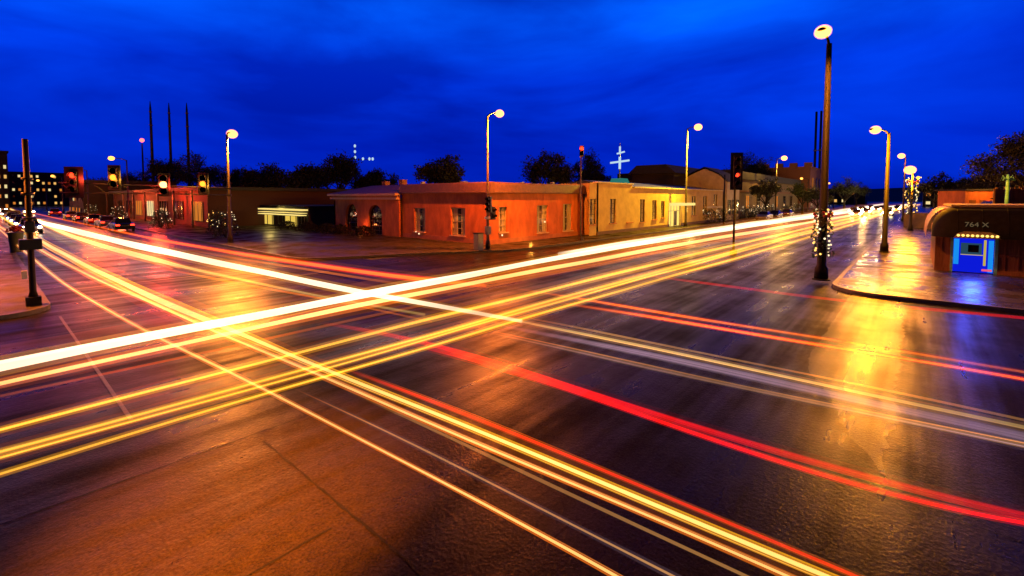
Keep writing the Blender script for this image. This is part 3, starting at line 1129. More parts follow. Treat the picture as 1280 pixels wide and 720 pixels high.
# ------------------------------------------------------------------ buildings
def wall_open(mb_, o, d, ln, z0, z1, ops, depth_=.22):
    """front wall from o along unit d (ccw outside on the right side); ops (a0,a1,b0,b1[,'arch'])"""
    d = Vector((d[0], d[1], 0))
    nrm = Vector((d.y, -d.x, 0))
    xs = sorted({0, ln, *[v for p in ops for v in p[:2]]})
    zs = sorted({z0, z1, *[v for p in ops for v in p[2:4]]})
    pt = lambda a, z, k=0.0: Vector((o[0], o[1], 0)) + d * a - nrm * k + Vector((0, 0, z))
    for i in range(len(xs) - 1):
        for j in range(len(zs) - 1):
            a, b_, c, e_ = xs[i], xs[i + 1], zs[j], zs[j + 1]
            if any(p[0] <= (a + b_) / 2 <= p[1] and p[2] <= (c + e_) / 2 <= p[3] for p in ops):
                continue
            mb_.quad(pt(a, c), pt(b_, c), pt(b_, e_), pt(a, e_))
    for p in ops:
        a, b_, c, e_ = p[:4]
        k = depth_
        mb_.quad(pt(a, c), pt(b_, c), pt(b_, c, k), pt(a, c, k))
        if len(p) > 4:
            r = (b_ - a) / 2
            cx, cz = (a + b_) / 2, e_ - r
            ar = [(cx + r * math.cos(R(180 - 12 * i)), cz + r * math.sin(R(180 - 12 * i))) for i in range(16)]
            h_ = len(ar) // 2
            for i in range(15):
                (x0, y0), (x1, y1) = ar[i], ar[i + 1]
                mb_.quad(pt(x0, y0), pt(x1, y1), pt(x1, e_ + 0), pt(x0, e_ + 0))
                mb_.quad(pt(x0, y0), pt(x0, y0, k), pt(x1, y1, k), pt(x1, y1))
            zt = cz
        else:
            mb_.quad(pt(a, e_), pt(a, e_, k), pt(b_, e_, k), pt(b_, e_))
            zt = e_
        mb_.quad(pt(a, c), pt(a, c, k), pt(a, zt, k), pt(a, zt))
        mb_.quad(pt(b_, c), pt(b_, zt), pt(b_, zt, k), pt(b_, c, k))


def window(parent, o, d, a0, a1, b0, b1, frame='frame_dark', nx=2, nz=4, back=.2, arch=False, pane='window_glass', sill=True, cur=True):
    d = Vector((d[0], d[1], 0))
    nrm = Vector((d.y, -d.x, 0))
    pt = lambda a, z, k=0.0: Vector((o[0], o[1], 0)) + d * a - nrm * k + Vector((0, 0, z))
    rz = math.atan2(d.y, d.x)
    cx, cz = (a0 + a1) / 2, (b0 + b1) / 2
    f = MB()
    wd, ht = a1 - a0, b1 - b0
    tk = .06
    k = back - .05

    def bar(a, z, w_, h_, dd=.07, kk=None):
        f.box(pt(a, z, k if kk is None else kk), (w_, dd, h_), rz)
    bar(a0 + tk / 2, cz, tk, ht - .004)
    bar(a1 - tk / 2, cz, tk, ht - .004)
    bar(cx, b0 + tk / 2, wd - 2 * tk, tk)
    bar(cx, b1 - tk / 2, wd - 2 * tk, tk)
    for i in range(1, nx):
        bar(a0 + wd * i / nx, cz, .03, ht - 2 * tk, .04)
    for j in range(1, nz):
        bar(cx, b0 + ht * j / nz, wd - 2 * tk, .03 if j != nz // 2 else .05, .036)
    fo = f.build('window', frame, parent)
    g_ = MB()
    g_.box(pt(cx, cz, back - .01), (wd - .02, .012, ht - .02), rz)
    g_.build('pane', pane, fo)
    if cur and pane == 'window_glass':
        q = MB()
        for sgn, aa in ((1, a0 + .05), (-1, a1 - .05)):
            n_ = 7
            wv = wd * .36
            for i in range(n_):
                x0, x1 = aa + sgn * wv * i / n_, aa + sgn * wv * (i + 1) / n_
                k0, k1 = back - .022 + .008 * (i % 2), back - .022 + .008 * ((i + 1) % 2)
                q.quad(pt(x0, b0 + .06, k0), pt(x1, b0 + .06, k1), pt(x1, b1 - .06, k1), pt(x0, b1 - .06, k0))
        q.build('curtain', 'curtain', fo)
    if sill:
        s_ = MB()
        s_.box(pt(cx, b0 - .045, -.05), (wd + .16, .16, .085), rz)
        s_.build('sill', 'stucco_plinth' if frame == 'frame_dark' else 'cornice', fo)
    return fo


def glint_ball(parent, p, m='bulb_white', r=.07):  # small glowing ball that stands in for a glint at a window
    q = MB()
    q.ball(p, r, (1, 1, 1.2), 10, 7)
    q.build('window_glint', m, parent)


# ---- orange corner building
t = thing('corner_building', 'orange stucco corner building with brown parapet, square windows and two arched ones', 'building', (0, 0, 0))
A0 = (25.0, 35.0)        # facade on the left street runs towards -y
opsA = [(1.9, 3.4, .72, 2.78), (6.7, 8.35, .66, 2.85)]
opsB = [(1.0, 2.0, 1.0, 2.95), (5.75, 7.25, .70, 3.02), (9.55, 11.05, .66, 3.10)]
wl = MB()
wall_open(wl, A0, (0, -1), 11.0, .13, 4.02, opsA)
wall_open(wl, (25.0, 24.0), (1, 0), 12.9, .13, 4.02, opsB)
wl.bx((37.9, 24.3, .13), (37.6, 35, 4.02))
wl.build('wall', 'stucco_orange', t)
pq = MB()
pq.bx((24.94, 24.0, .13), (24.997, 35.0, .5))
pq.bx((24.94, 23.94, .13), (37.9, 23.997, .5))
pq.build('plinth', 'stucco_plinth', t)
pr = MB()
prof = [(-.28, 4.02), (.3, 4.02), (.3, 4.85), (-.02, 4.85), (-.10, 4.74), (-.22, 4.14), (-.28, 4.12)]
pr.prism([(25.0 + a, z) for a, z in prof], 1, 23.73, 35.0)
pr.prism([(24.0 + a, z) for a, z in prof], 0, 25.303, 38.05)
pr.build('parapet', 'parapet_brown', t)
MB().bx((25.25, 24.25, 4.3), (37.8, 35, 4.36)).build('roof', 'roof_felt', t)
for p in opsA:
    w_ = window(t, A0, (0, -1), *p, nx=3, nz=4, frame='frame_pale')
for p in opsB:
    w_ = window(t, (25.0, 24.0), (1, 0), *p, nx=2, nz=4, frame='frame_pale')
for pos in ((24.9, 32.35, .55), (24.9, 32.75, .7), (26.3, 23.9, .78), (31.7, 23.88, 1.6)):
    glint_ball(t, pos, 'bulb_white', .06)
vt = MB()
for x, y, s in ((28, 30, .5), (33, 27.5, .35), (26.3, 33.6, .3), (35.2, 25.6, .28)):
    vt.bx((x, y, 4.36), (x + s, y + s, 4.36 + .75))
vt.build('roof_vent', 'galvanised', t)
dp = MB()
dp.tube([(24.93, 34.85, .2), (24.93, 34.85, 4.0)], .045, 8)
dp.build('downpipe', 'steel_dark', t)
# arched wing
opsC = [(2.35, 4.55, .35, 3.05, 'arch'), (6.6, 8.9, .13, 3.0, 'arch')]
C0 = (24.75, 46.6)
wc = MB()
wall_open(wc, C0, (0, -1), 11.58, .13, 3.5, opsC, .3)
wc.bx((24.75, 46.6, .13), (36, 46.3, 3.5))
wc.bx((24.76, 35.02, .13), (25.2, 35.3, 3.5))
wc.build('wing_wall', 'stucco_orange', t)
for p in opsC:
    f = window(t, C0, (0, -1), p[0], p[1], p[2], p[3] - (p[1] - p[0]) / 2, nx=3, nz=4, back=.28, sill=False, cur=False)
    r = (p[1] - p[0]) / 2
    q = MB()
    yc = C0[1] - (p[0] + p[1]) / 2
    zc = p[3] - r
    ring = [(yc + r * math.cos(R(a)), zc + r * math.sin(R(a))) for a in range(0, 181, 12)]
    q._f([q.bm.verts.new((C0[0] + .27, y, z)) for y, z in ring])
    q.build('fanlight', 'window_glass', f)
    q = MB()
    for a in (45, 90, 135):
        q.tube([(C0[0] + .24, yc, zc), (C0[0] + .24, yc + r * math.cos(R(a)), zc + r * math.sin(R(a)))], .02, 6)
    q.build('fan_bars', 'frame_dark', f)
co_ = MB()
co_.bx((24.45, 46.9, 3.5), (25.0, 35.0, 3.68))
co_.bx((24.25, 47.1, 3.86), (25.0, 34.9, 4.05))
co_.build('cornice', 'cornice', t)
MB().bx((24.62, 46.75, 3.68), (25.0, 35.05, 3.86)).build('frieze', 'stucco_plinth', t)
rf = MB()
v0 = [(24.25, 34.9), (24.25, 47.1), (36, 47.1), (36, 34.9)]
v1 = [(27.5, 38.5), (27.5, 43.5), (33, 43.5), (33, 38.5)]
for i in range(4):
    j = (i + 1) % 4
    rf.quad((*v0[i], 4.05), (*v0[j], 4.05), (*v1[j], 4.95), (*v1[i], 4.95))
rf.quad(*[(*p, 4.95) for p in v1])
rf.build('hip_roof', 'parapet_brown', t)
ch = MB()
ch.bx((28, 39, 4.7), (28.6, 39.6, 5.5)).bx((28, 42, 4.7), (28.6, 42.6, 5.4))
ch.build('chimney', 'brick', t)
lamp('porch_light', (24.2, 40.5, 1.0), (1, .2, .04), 30, .1)
lamp('porch_light', (28.6, 22.9, .5), (1, .45, .05), 40, .1)

# ---- yellow building
t = thing('yellow_building', 'long yellow stucco building with tall narrow windows and a lit doorway', 'building', (0, 0, 0))
Y0 = (38.2, 22.7)
def ucol(px, v):
    k_ = (px - 640) / F
    return v * (math.cos(TH) + k_ * math.sin(TH)) / (math.sin(TH) - k_ * math.cos(TH))
opsY = []
for px, wd, b0, b1 in ((741, 1.2, 1.15, 3.55), (766, 1.2, 1.15, 3.55), (787, 1.3, 1.1, 3.55), (803, 1.2, 1.0, 3.5), (818, 1.2, 1.2, 3.4), (828.5, 1.0, 1.3, 3.3),
                       (867, 1.6, 1.3, 3.9), (881, 1.6, 1.3, 3.9), (894, 1.7, 2.3, 4.2)):
    u_ = ucol(px, Y0[1]) - Y0[0]
    opsY.append((u_ - wd / 2, u_ + wd / 2, b0, b1))
ud = ucol(844, Y0[1]) - Y0[0]
door = (ud - 1.9, ud + 1.9, .15, 2.7)
wl = MB()
wall_open(wl, Y0, (1, 0), 7.2, .13, 5.05, [p for p in opsY if p[1] < 7.2])
wall_open(wl, (Y0[0] + 7.2, Y0[1]), (1, 0), 30.8, .13, 4.72, [(p[0] - 7.2, p[1] - 7.2, p[2], p[3]) for p in opsY if p[0] > 7.2] + [(door[0] - 7.2, door[1] - 7.2, door[2], door[3])])
wl.bx((38.2, 22.7, .13), (38.5, 36, 5.05))
wl.bx((45.4, 22.75, 4.72), (45.1, 34, 5.05))
wl.bx((76.2, 22.7, .13), (75.9, 36, 4.72))
wl.build('wall', 'stucco_yellow', t)
MB().bx((38.1, 22.55, 5.05), (45.5, 23.1, 5.17)).bx((45.6, 22.5, 4.72), (76.3, 23.1, 4.86)).build('coping', 'stucco_cream', t)
q = MB()
q.prism([(22.9, 4.86), (29, 5.7), (35, 4.86)], 0, 45.6, 76.2)
q.build('roof', 'roof_metal', t)
MB().bx((38.5, 23.1, 4.9), (45.4, 35, 4.95)).build('flat_roof', 'roof_felt', t)
MB().bx((38.2, 22.62, .13), (38.2 + door[0], 22.696, .45)).bx((38.2 + door[1], 22.62, .13), (76.2, 22.696, .45)).build('plinth', 'parapet_brown', t)
for p in opsY:
    window(t, Y0, (1, 0), *p, nx=2, nz=5, frame='frame_dark')
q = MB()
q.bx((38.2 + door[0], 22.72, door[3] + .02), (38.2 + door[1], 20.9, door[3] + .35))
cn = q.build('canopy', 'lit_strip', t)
MB().bx((38.2 + door[0] + .02, 22.95, .16), (38.2 + door[1] - .02, 23.0, 2.7)).build('lit_doorway', 'door_glow', t)
q = MB()
for k in range(5):
    q.bx((38.2 + door[0] + .06 + k * .93, 22.86, .16), (38.2 + door[0] + .14 + k * .93, 22.92, 2.68))
q.bx((38.2 + door[0] + .06, 22.87, 2.0), (38.2 + door[1] - .06, 22.9, 2.08))
q.build('door_frame', 'frame_pale', t)
q = MB()
q.bx((38.2 + door[0] + 2.1, 22.87, .2), (38.2 + door[0] + 2.75, 22.93, 2.0))
q.build('door', 'frame_dark', t)
lamp('doorway_light', (38.2 + ud, 20.8, 2.3), (1, .68, .14), 260, .2)
q = MB()
q.bx((38.2 + door[1] + 8.3, 22.2, 2.2), (38.2 + door[1] + 15, 22.69, 2.45))
q.build('porch_beam', 'stucco_cream', t)
# roof tower with lit cross mast
tw = thing('lit_mast', 'white lit cross mast on a teal glowing roof box above the yellow wall', 'mast', (46.5, 31, 5.0))
px_ = at(774, 54)
tw.location = (px_.x, px_.y, 5.0)
q = MB(); q.box((0, 0, .45), (2.2, 1.8, .9), 0, .7); q.build('roof_box', 'teal_light', tw)
q = MB(); q.tube([(0, 0, .9), (0, 0, 5.0)], [.09, .05], 8)
q.build('mast', 'galvanised', tw)
d_ = Vector((RT[0], RT[1], 0))
q = MB()
q.tube([d_ * -1.1 + Vector((0, 0, 2.7)), d_ * 1.1 + Vector((0, 0, 3.0))], .11, 8)
q.tube([(0, 0, 2.0), (0, 0, 3.4)], .14, 8)
q.tube([(0, 0, 3.7), (0, 0, 4.6)], .11, 8)
q.tube([d_ * -.35 + Vector((0, 0, 3.75)), d_ * .55 + Vector((0, 0, 4.0))], .09, 8)
q.build('cross_light', 'cross_light', tw)

# ---- gabled cream building and the dark roofed hall farther on
t = thing('gabled_house', 'cream gabled house end beside the tall black signal head', 'building', (0, 0, 0))
q = MB()
q.prism([(22.5, .13), (22.5, 6.2), (23.8, 7.4), (26, 8.4), (28.3, 7.4), (30, 6.2), (30, .13)], 0, 77.2, 84)
q.build('wall', 'stucco_cream', t)
q = MB()
for a, b_ in (((22.2, 6.2), (23.7, 7.6)), ((23.7, 7.6), (26, 8.7)), ((26, 8.7), (28.5, 7.6)), ((28.5, 7.6), (30.3, 6.2))):
    q.quad((77, *a), (84, *a), (84, *b_), (77, *b_))
q.build('roof', 'roof_felt', t)
for k in range(3):
    window(t, (77.2, 22.5), (1, 0), .6 + 2.2 * k, 1.8 + 2.2 * k, 1.0, 3.4, back=-.06, cur=False)

t = thing('long_hall', 'long brown hall under a flat black roof behind the hedge', 'building', (0, 0, 0))
q = MB(); q.bx((86, 25, .13), (150, 45, 7.2)); q.build('wall', 'brown_wall', t)
q = MB(); q.bx((85.4, 24.4, 7.2), (150.6, 46, 8.6)); q.build('roof', 'roof_felt', t)
q = MB(); q.bx((85.9, 24.8, 4.8), (150, 24.95, 5.1)); q.build('band', 'brick', t)
for k in range(7):
    window(t, (86, 25), (1, 0), 3 + 8.4 * k, 5.4 + 8.4 * k, 1.6, 4.2, back=-.06, cur=False, pane='lit_orange' if k in (1, 4) else 'window_glass')
t = thing('brick_tower', 'red brick end tower beyond the brown hall', 'building', (0, 0, 0))
q = MB(); q.bx((152, 22.5, .13), (176, 40, 12.5)); q.build('wall', 'brick', t)
q = MB()
for k in range(5):
    q.bx((151.7, 22.2 + 3.6 * k, 12.5), (153.4, 24 + 3.6 * k, 13.6))
q.bx((151.7, 22.2, 12.3), (176.2, 40.2, 12.5))
q.build('battlements', 'brick', t)
for k in range(3):
    window(t, (152, 22.5), (1, 0), 3 + 6 * k, 5 + 6 * k, 6, 9.5, back=-.06, cur=False, pane='lit_orange' if k == 0 else 'window_glass')
t = thing('dark_warehouse', 'low black roofed warehouse rising behind the yellow building', 'building', (0, 0, 0))
q = MB(); q.bx((72, 29, 0), (118, 36, 7.6)); q.build('wall', 'far_wall', t)
q = MB(); q.prism([(28.4, 7.6), (30, 9.0), (35, 9.0), (36.6, 7.6)], 0, 71.4, 118.6); q.build('roof', 'roof_felt', t)

# ---- lit pavilion beyond the arched wing
t = thing('lit_pavilion', 'low pavilion with yellow lit eaves and shop window beyond the arched wing', 'shop', (0, 0, 0))
q = MB(); q.bx((24.5, 52, .13), (34, 66, 2.6)); q.build('wall', 'far_wall', t)
MB().bx((23.9, 51.6, 2.6), (34.5, 66.4, 2.75)).build('roof', 'roof_felt', t)
for k, z in enumerate((2.2, 1.85, 1.62)):
    q = MB(); q.bx((23.6 - .0 * k, 51.8 + k * .2, z), (24.4, 66.2 - k * 1.0, z + (.15 if k == 0 else .09))); q.build('lit_eave', 'lit_strip', t)
    q = MB(); q.bx((23.5, 51.6, z + .23), (24.45, 66.4, z + .27)); q.build('eave_board', 'frame_dark', t)
for a, b_, mt in ((52.6, 54.2, 'window_glass'), (54.8, 57.8, 'lit_shop'), (58.4, 61, 'window_glass'), (61.5, 64.5, 'lit_shop')):
    q = MB(); q.bx((24.40, a, .3), (24.46, b_, 1.5)); f = q.build('shop_window', mt, t)
    for y in (a, (a + b_) / 2, b_):
        MB().bx((24.33, y - .05, .3), (24.39, y + .05, 1.5)).build('muntin', 'frame_dark', f)
lamp('shop_light', (22.8, 58, 2.4), (1, .7, .15), 220, .3)

# ---- red lit shop up the left street
t = thing('red_shop', 'long low shop under red light behind the signal arm', 'shop', (0, 0, 0))
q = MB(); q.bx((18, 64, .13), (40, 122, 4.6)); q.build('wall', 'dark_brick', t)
q = MB(); q.bx((17.2, 63.4, 4.6), (40, 122.6, 5.0)); q.build('roof', 'roof_felt', t)
for k in range(7):
    y = 66 + 8 * k
    q = MB(); q.bx((17.92, y, .8), (17.97, y + 4.2, 3.2)); f = q.build('shop_window', ('lit_orange', 'window_glass', 'window_glass', 'lit_pale')[k % 4] if k < 6 else 'window_glass', t)
    for i in range(4):
        MB().bx((17.86, y + 1.4 * i - .04, .8), (17.91, y + 1.4 * i + .04, 3.2)).build('muntin', 'frame_dark', f)
q = MB()
for k in range(8):
    q.bx((16.6, 65 + 8 * k, .13), (16.8, 65.2 + 8 * k, 4.6))
q.build('porch_posts', 'steel_brown', t)
lamp('shop_light', (15.2, 74, 3.6), (1, .05, .012), 4200, .3)
lamp('shop_light', (15.2, 98, 3.6), (1, .09, .02), 3500, .3)

# ---- far lit blocks on the left
def block(label, x0, y0, x1, y1, h, nx, nz, seed, face='y'):
    t = thing('far_block', label, 'building', (0, 0, 0), 0, 'far lit buildings')
    q = MB(); q.bx((x0, y0, 0), (x1, y1, h)); q.build('wall', 'far_wall', t)
    q = MB(); q.bx((x0 - .3, y0 - .3, h), (x1 + .3, y1 + .3, h + .4)); q.build('roof', 'roof_felt', t)
    rr = random.Random(seed)
    proto = {}
    for i in range(nx):
        for j in range(nz):
            if rr.random() < .3:
                continue
            mt = rr.choice(['lit_window', 'lit_orange', 'lit_window', 'lit_orange', 'lit_pale', 'window_glass'])
            if face == 'y':
                wx, wz = (x1 - x0) / nx, h / nz
                loc = (x0 + (i + .5) * wx, y0 - .06, (j + .5) * wz)
                d = (wx * .42, .06, wz * .36)
            else:
                wy, wz = (y1 - y0) / nx, h / nz
                loc = (x0 - .06, y0 + (i + .5) * wy, (j + .5) * wz)
                d = (.06, wy * .42, wz * .36)
            if mt not in proto:
                q = MB(); q.box((0, 0, 0), d)
                o = q.build('window', mt, t)
                proto[mt] = o
                o.location = loc
            else:
                c = proto[mt].copy(); COL.objects.link(c); c.parent = t; c.location = loc
    return t


block('far four storey block with rows of lit windows left of the signal arm', -8, 200, 6, 215, 17, 11, 6, 3)
block('far pale lit low block behind the push button pole', -16, 150, -3, 162, 7, 12, 3, 5)
block('far dark low block at the left edge of the skyline', -44, 150, -22, 162, 8, 12, 3, 8)
block('far long shopfront with warm windows on the planter side', -3.5, 90, -.9, 128, 4.6, 9, 1, 11, 'y')
block('far lit block beyond the red lit shop', 14, 128, 30, 150, 7, 10, 3, 13, 'x')
block('far end block with lit windows closing the left street', 7.5, 300, 30, 315, 15, 12, 5, 17)
block('far lit block across the end of the right street', 330, 22, 345, 50, 9, 7, 2, 21, 'x')
block('far lit row of houses past the wet sidewalk', 260, -22, 275, -2, 7, 6, 2, 23, 'x')
block('far hillside house row with warm windows by the tree line', 190, -30, 200, -6, 8, 6, 2, 27, 'x')

# ---- restaurant with black awning
t = thing('awning_restaurant', 'small wood clad restaurant under a black barrel awning with a blue lit doorway', 'restaurant', (0, 0, 0))
X0, V0, V1 = 30.1, -.75, -13.0
wl = MB()
wall_open(wl, (X0, V0), (0, -1), 12.25, .13, 2.1, [(.62, 2.02, .14, 1.75)], .3)
wl.bx((X0, V0, .13), (38.5, V0 - .2, 2.1))
wl.bx((X0 + .05, V0 - .62, 2.1), (38.5, V0 - .8, 3.2))
wl.bx((X0 + .05, V0 - .82, 2.1), (X0 + .2, V1, 3.2))
wl.build('wall', 'wood', t)
q = MB()
for k in range(30):
    y = V0 - .2 - k * .42
    if -2.85 < y < -1.3:
        continue
    q.bx((X0 - .025, y - .05, .16), (X0 - .002, y, 2.0))
q.bx((X0 - .035, -2.9, .95), (X0 - .004, -12.8, 1.05))
q.bx((X0 - .035, -.8, .15), (X0 - .004, -1.3, .32))
q.bx((X0 - .035, -2.85, .15), (X0 - .004, -12.8, .32))
q.build('battens', 'wood', t)
q = MB(); q.bx((X0 - .06, V0 - .5, 3.2), (38.7, V1, 3.3)); q.build('roof', 'brown_wall', t)
aw = MB()
prf = [(X0 - .03, 3.19)] + [(X0 - .05 - 1.0 * math.sin(R(a)), 1.98 + 1.2 * math.cos(R(a))) for a in range(10, 91, 10)] + [(X0 - 1.05, 1.82), (X0 - 1.02, 1.82), (X0 - .03, 3.0)]
secs = []
for sdist in (0, .04, .1, .2, .32, .46, .62, .8, 12.2):
    kk = math.sqrt(max(0, 1 - (1 - min(sdist, .8) / .8) ** 2)) * .72 + .28
    secs.append([aw.bm.verts.new((X0 - .03 + (a - X0 + .03) * kk, V0 + .16 - sdist, 1.82 + (z - 1.82) * kk)) for a, z in prf])
for A_, B_ in zip(secs, secs[1:]):
    for i in range(len(prf)):
        f_ = aw._f([A_[i], A_[(i + 1) % len(prf)], B_[(i + 1) % len(prf)], B_[i]])
        if f_ and 1 <= i < 9:
            f_.smooth = True
aw._f(secs[0])
aw._f(secs[-1][::-1])
ao = aw.build('awning', 'awning_black', t)
q = MB()
for k in range(14):
    y = V0 - .7 - k * .8
    q.tube([(a - .008, y, z) for a, z in prf[1:10]], .012, 5)
q.build('awning_rib', 'awning_black', ao)
fc = bpy.data.curves.new('lettering', 'FONT')
fc.body = '764 X'
fc.size = .31
fc.extrude = .01
fc.align_x = 'CENTER'
fc.materials.append(M['letter_gold'])
tmp = bpy.data.objects.new('lettering_curve', fc)
fm = bpy.data.meshes.new_from_object(tmp)
bpy.data.objects.remove(tmp)
fo = bpy.data.objects.new('lettering', fm)
COL.objects.link(fo)
fo.parent = t
fo.location = (X0 - 1.07, -2.05, 2.34)
fo.rotation_euler = (R(67), 0, R(-90))
# side awning, red and cream folds
sa_r = MB()
for k in range(18):
    x0, x1 = 30.35 + k * .42, 30.35 + (k + 1) * .42
    mb_ = sa_r
    mb_.mi = k % 2
    pf = [(V0 - .52 + .85 * math.sin(R(a)), 1.98 + 1.2 * math.cos(R(a))) for a in range(5, 91, 12)] + [(V0 + .35, 1.7)]
    for i in range(len(pf) - 1):
        mb_.quad((x0, *pf[i]), (x1, *pf[i]), (x1, *pf[i + 1]), (x0, *pf[i + 1]))
so = sa_r.build('side_awning', ['awning_red', 'awning_cream'], t)
# blue doorway
dw = MB()
D0, D1 = V0 - .64, V0 - 2.0
dw.bx((X0 + .26, D0, .15), (X0 + .29, D1, 1.74))
do = dw.build('blue_door', 'neon_blue', t)
q = MB(); q.bx((X0 + .2, D0 - .02, .5), (X0 + .25, D0 - .2, 1.7)); q.bx((X0 + .2, D1 + .02, .2), (X0 + .25, D1 + .18, 1.66)); q.build('cyan_tube', 'neon_cyan', do)
q = MB(); q.bx((X0 + .17, D0 - .26, 1.0), (X0 + .22, D1 + .40, 1.52)); so_ = q.build('screen', 'screen_teal', do)
q = MB(); q.bx((X0 + .15, D0 - .50, 1.10), (X0 + .165, D1 + .5, 1.44)); q.build('dark_picture', 'awning_black', so_)
q = MB(); q.bx((X0 + .14, D1 + .26, .5), (X0 + .2, D1 + .34, 1.68)); q.bx((X0 + .14, D0 - .26, .96), (X0 + .2, D1 + .36, .99)); q.build('yellow_tube', 'neon_yellow', do)
q = MB(); q.bx((X0 + .14, D1 + .05, .25), (X0 + .19, D1 + .38, .34)); q.build('pink_tube', 'neon_pink', do)
q = MB()
q.bx((X0 - .04, D0 + .10, .14), (X0 + .1, D0 + .005, 1.82)).bx((X0 - .04, D1 - .10, .14), (X0 + .1, D1 - .005, 1.82)).bx((X0 - .04, D0, 1.756), (X0 + .1, D1, 1.82))
q.build('door_frame', 'copper_green', do)
q = MB()
q.prism([(D0 + .06, 1.83), (D0 - .06, 2.03), (D0 - .28, 2.12), (D1 + .28, 2.12), (D1 + .06, 2.03), (D1 - .06, 1.83)], 0, X0 - 1.25, X0 - 1.07)
mo = q.build('marquee', 'brown_wall', t)
q = MB()
for k in range(9):
    q.ball((X0 - 1.29, D0 - .08 - k * .152, 1.95), .055, (1, 1, 1), 8, 6)
q.build('bulb', 'bulb_warm', mo)
dl = lamp('doorway_light', (X0 - .1, -2.05, 1.3), (.03, .08, 1), 420, .3, None, 'SPOT', 120)
dl.rotation_euler = Vector((-1, 0, -.6)).to_track_quat('-Z', 'Y').to_euler()
# things behind it
t = thing('tall_screen_fence', 'tall dark slatted screen fence behind the striped side awning', 'fence', (0, 0, 0))
q = MB()
for k in range(34):
    x = 52 + k * .28
    q.bx((x, -4.6 - k * .12, 0), (x + .16, -4.5 - k * .12, 4.3 + .3 * rnd.random()))
q.build('slats', 'wood', t)
q = MB()
for z in (.8, 3.6):
    q.tube([(52, -4.4, z), (61.4, -8.5, z)], .05, 6)
q.build('rail', 'steel_dark', t)
t = thing('orange_shed', 'small orange lit shed behind the flat roof of the restaurant', 'shed', (0, 0, 0))
c0 = at(1188, 56); c1 = at(1232, 56)
dv = (c1 - c0)
q = MB(); q.box(((c0 + c1) / 2) + Vector((0, 0, 2.3)), (dv.length, 3.5, 4.4), math.atan2(dv.y, dv.x)); q.build('wall', 'stucco_orange', t)
q = MB(); q.box(((c0 + c1) / 2) + Vector((0, 0, 4.6)), (dv.length + .5, 4.2, .18), math.atan2(dv.y, dv.x)); q.build('roof', 'roof_felt', t)
nn = Vector((-FW[0], -FW[1], 0))
for k in range(3):
    c = c0 + dv * (.2 + .28 * k) + nn * 1.78 + Vector((0, 0, 2.6))
    q = MB(); q.box(c, (.7, .05, 1.6), math.atan2(dv.y, dv.x)); q.build('shutter', 'wood', t)
cl0 = (c0 + c1) / 2 + nn * 4
lamp('shed_light', (cl0.x, cl0.y, 5.2), (1, .36, .05), 900, .3)
po = at(1258, 30)
t = thing('finial_post', 'pale mossy post with a finial rising behind the black awning', 'post', (po.x, po.y, .143))
q = MB(); q.tube([(0, 0, 0), (0, 0, 4.4), (.05, .02, 5.0)], [.12, .1, .06], 8); q.build('post', 'copper_green', t)
q = MB()
for k in range(8):
    an = k * .785
    q.tube([(0, 0, 4.6), (.25 * math.cos(an), .25 * math.sin(an), 4.75 + .1 * (k % 3)), (.33 * math.cos(an), .33 * math.sin(an), 4.6)], [.03, .025, .01], 5)
q.build('finial', 'copper_green', t)

# ------------------------------------------------------------------ stacks and masts on the skyline
stack = None
for px, top, base, Y, lab in ((193, 128, 200, 130, 'dark chimney stack with a pale tip, first of three'), (216, 130, 200, 138, 'middle dark chimney stack of the three above the trees'),
                              (238, 130, 200, 130, 'dark chimney stack of the three nearest the bright lamp')):
    c = at(px, Y)
    h = zat(top, Y)
    t = thing('chimney_stack', lab, 'chimney', (c.x, c.y, 0), 0, 'chimney stacks on the skyline')
    q = MB(); q.tube([(0, 0, 0), (0, 0, h * .8), (0, 0, h - 2), (0, 0, h)], [.42, .32, .26, .08], 12); q.build('shaft', 'steel_dark', t)
    for hh, r_ in ((.78, .46), (.9, .4)):
        q = MB(); q.cyl((0, 0, h * hh), r_, .25, 12); q.build('collar', 'galvanised', t)
for px, top, lab in ((1016.5, 141, 'slim twin stack beside the corner lamp pole, the thinner one'), (1022.5, 140, 'slim twin stack closest to the corner lamp pole')):
    c = at(px, 150)
    h = zat(top, 150)
    t = thing('chimney_stack', lab, 'chimney', (c.x, c.y, 0), 0, 'twin stacks on the skyline')
    q = MB(); q.tube([(0, 0, 0), (0, 0, h)], [.38, .32], 12); q.build('shaft', 'steel_dark', t)
    q = MB(); q.cyl((0, 0, h * .6), .62, .3, 12); q.build('collar', 'galvanised', t)
c = at(181, 120)
t = thing('beacon_mast', 'mast with a small red beacon above the trees by the stacks', 'mast', (c.x, c.y, 0))
MB().tube([(0, 0, 0), (0, 0, zat(180, 120))], [.3, .15], 8).build('mast', 'steel_dark', t)
MB().ball((0, 0, zat(176, 120)), .5).build('beacon', 'obstruction', t)
c = at(445, 130)
t = thing('radio_mast', 'thin radio mast with white lights behind the dark trees', 'mast', (c.x, c.y, 0))
MB().tube([(0, 0, 0), (0, 0, zat(183, 130))], [.35, .12], 8).build('mast', 'galvanised', t)
q = MB()
for pz in (183, 190, 197):
    q.ball((0, 0, zat(pz, 130)), .32, (1, 1, 1.4), 8, 6)
for off, pz in ((2.2, 199), (4.0, 199), (4.9, 199)):
    q.ball((RT[0] * off, RT[1] * off, zat(pz, 130)), .32, (1, 1, 1.4), 8, 6)
q.build('mast_light', 'cross_light', t)
q = MB(); q.tube([(0, 0, zat(200, 130)), (RT[0] * 5, RT[1] * 5, zat(200, 130))], .08, 6); q.build('crossarm', 'galvanised', t)


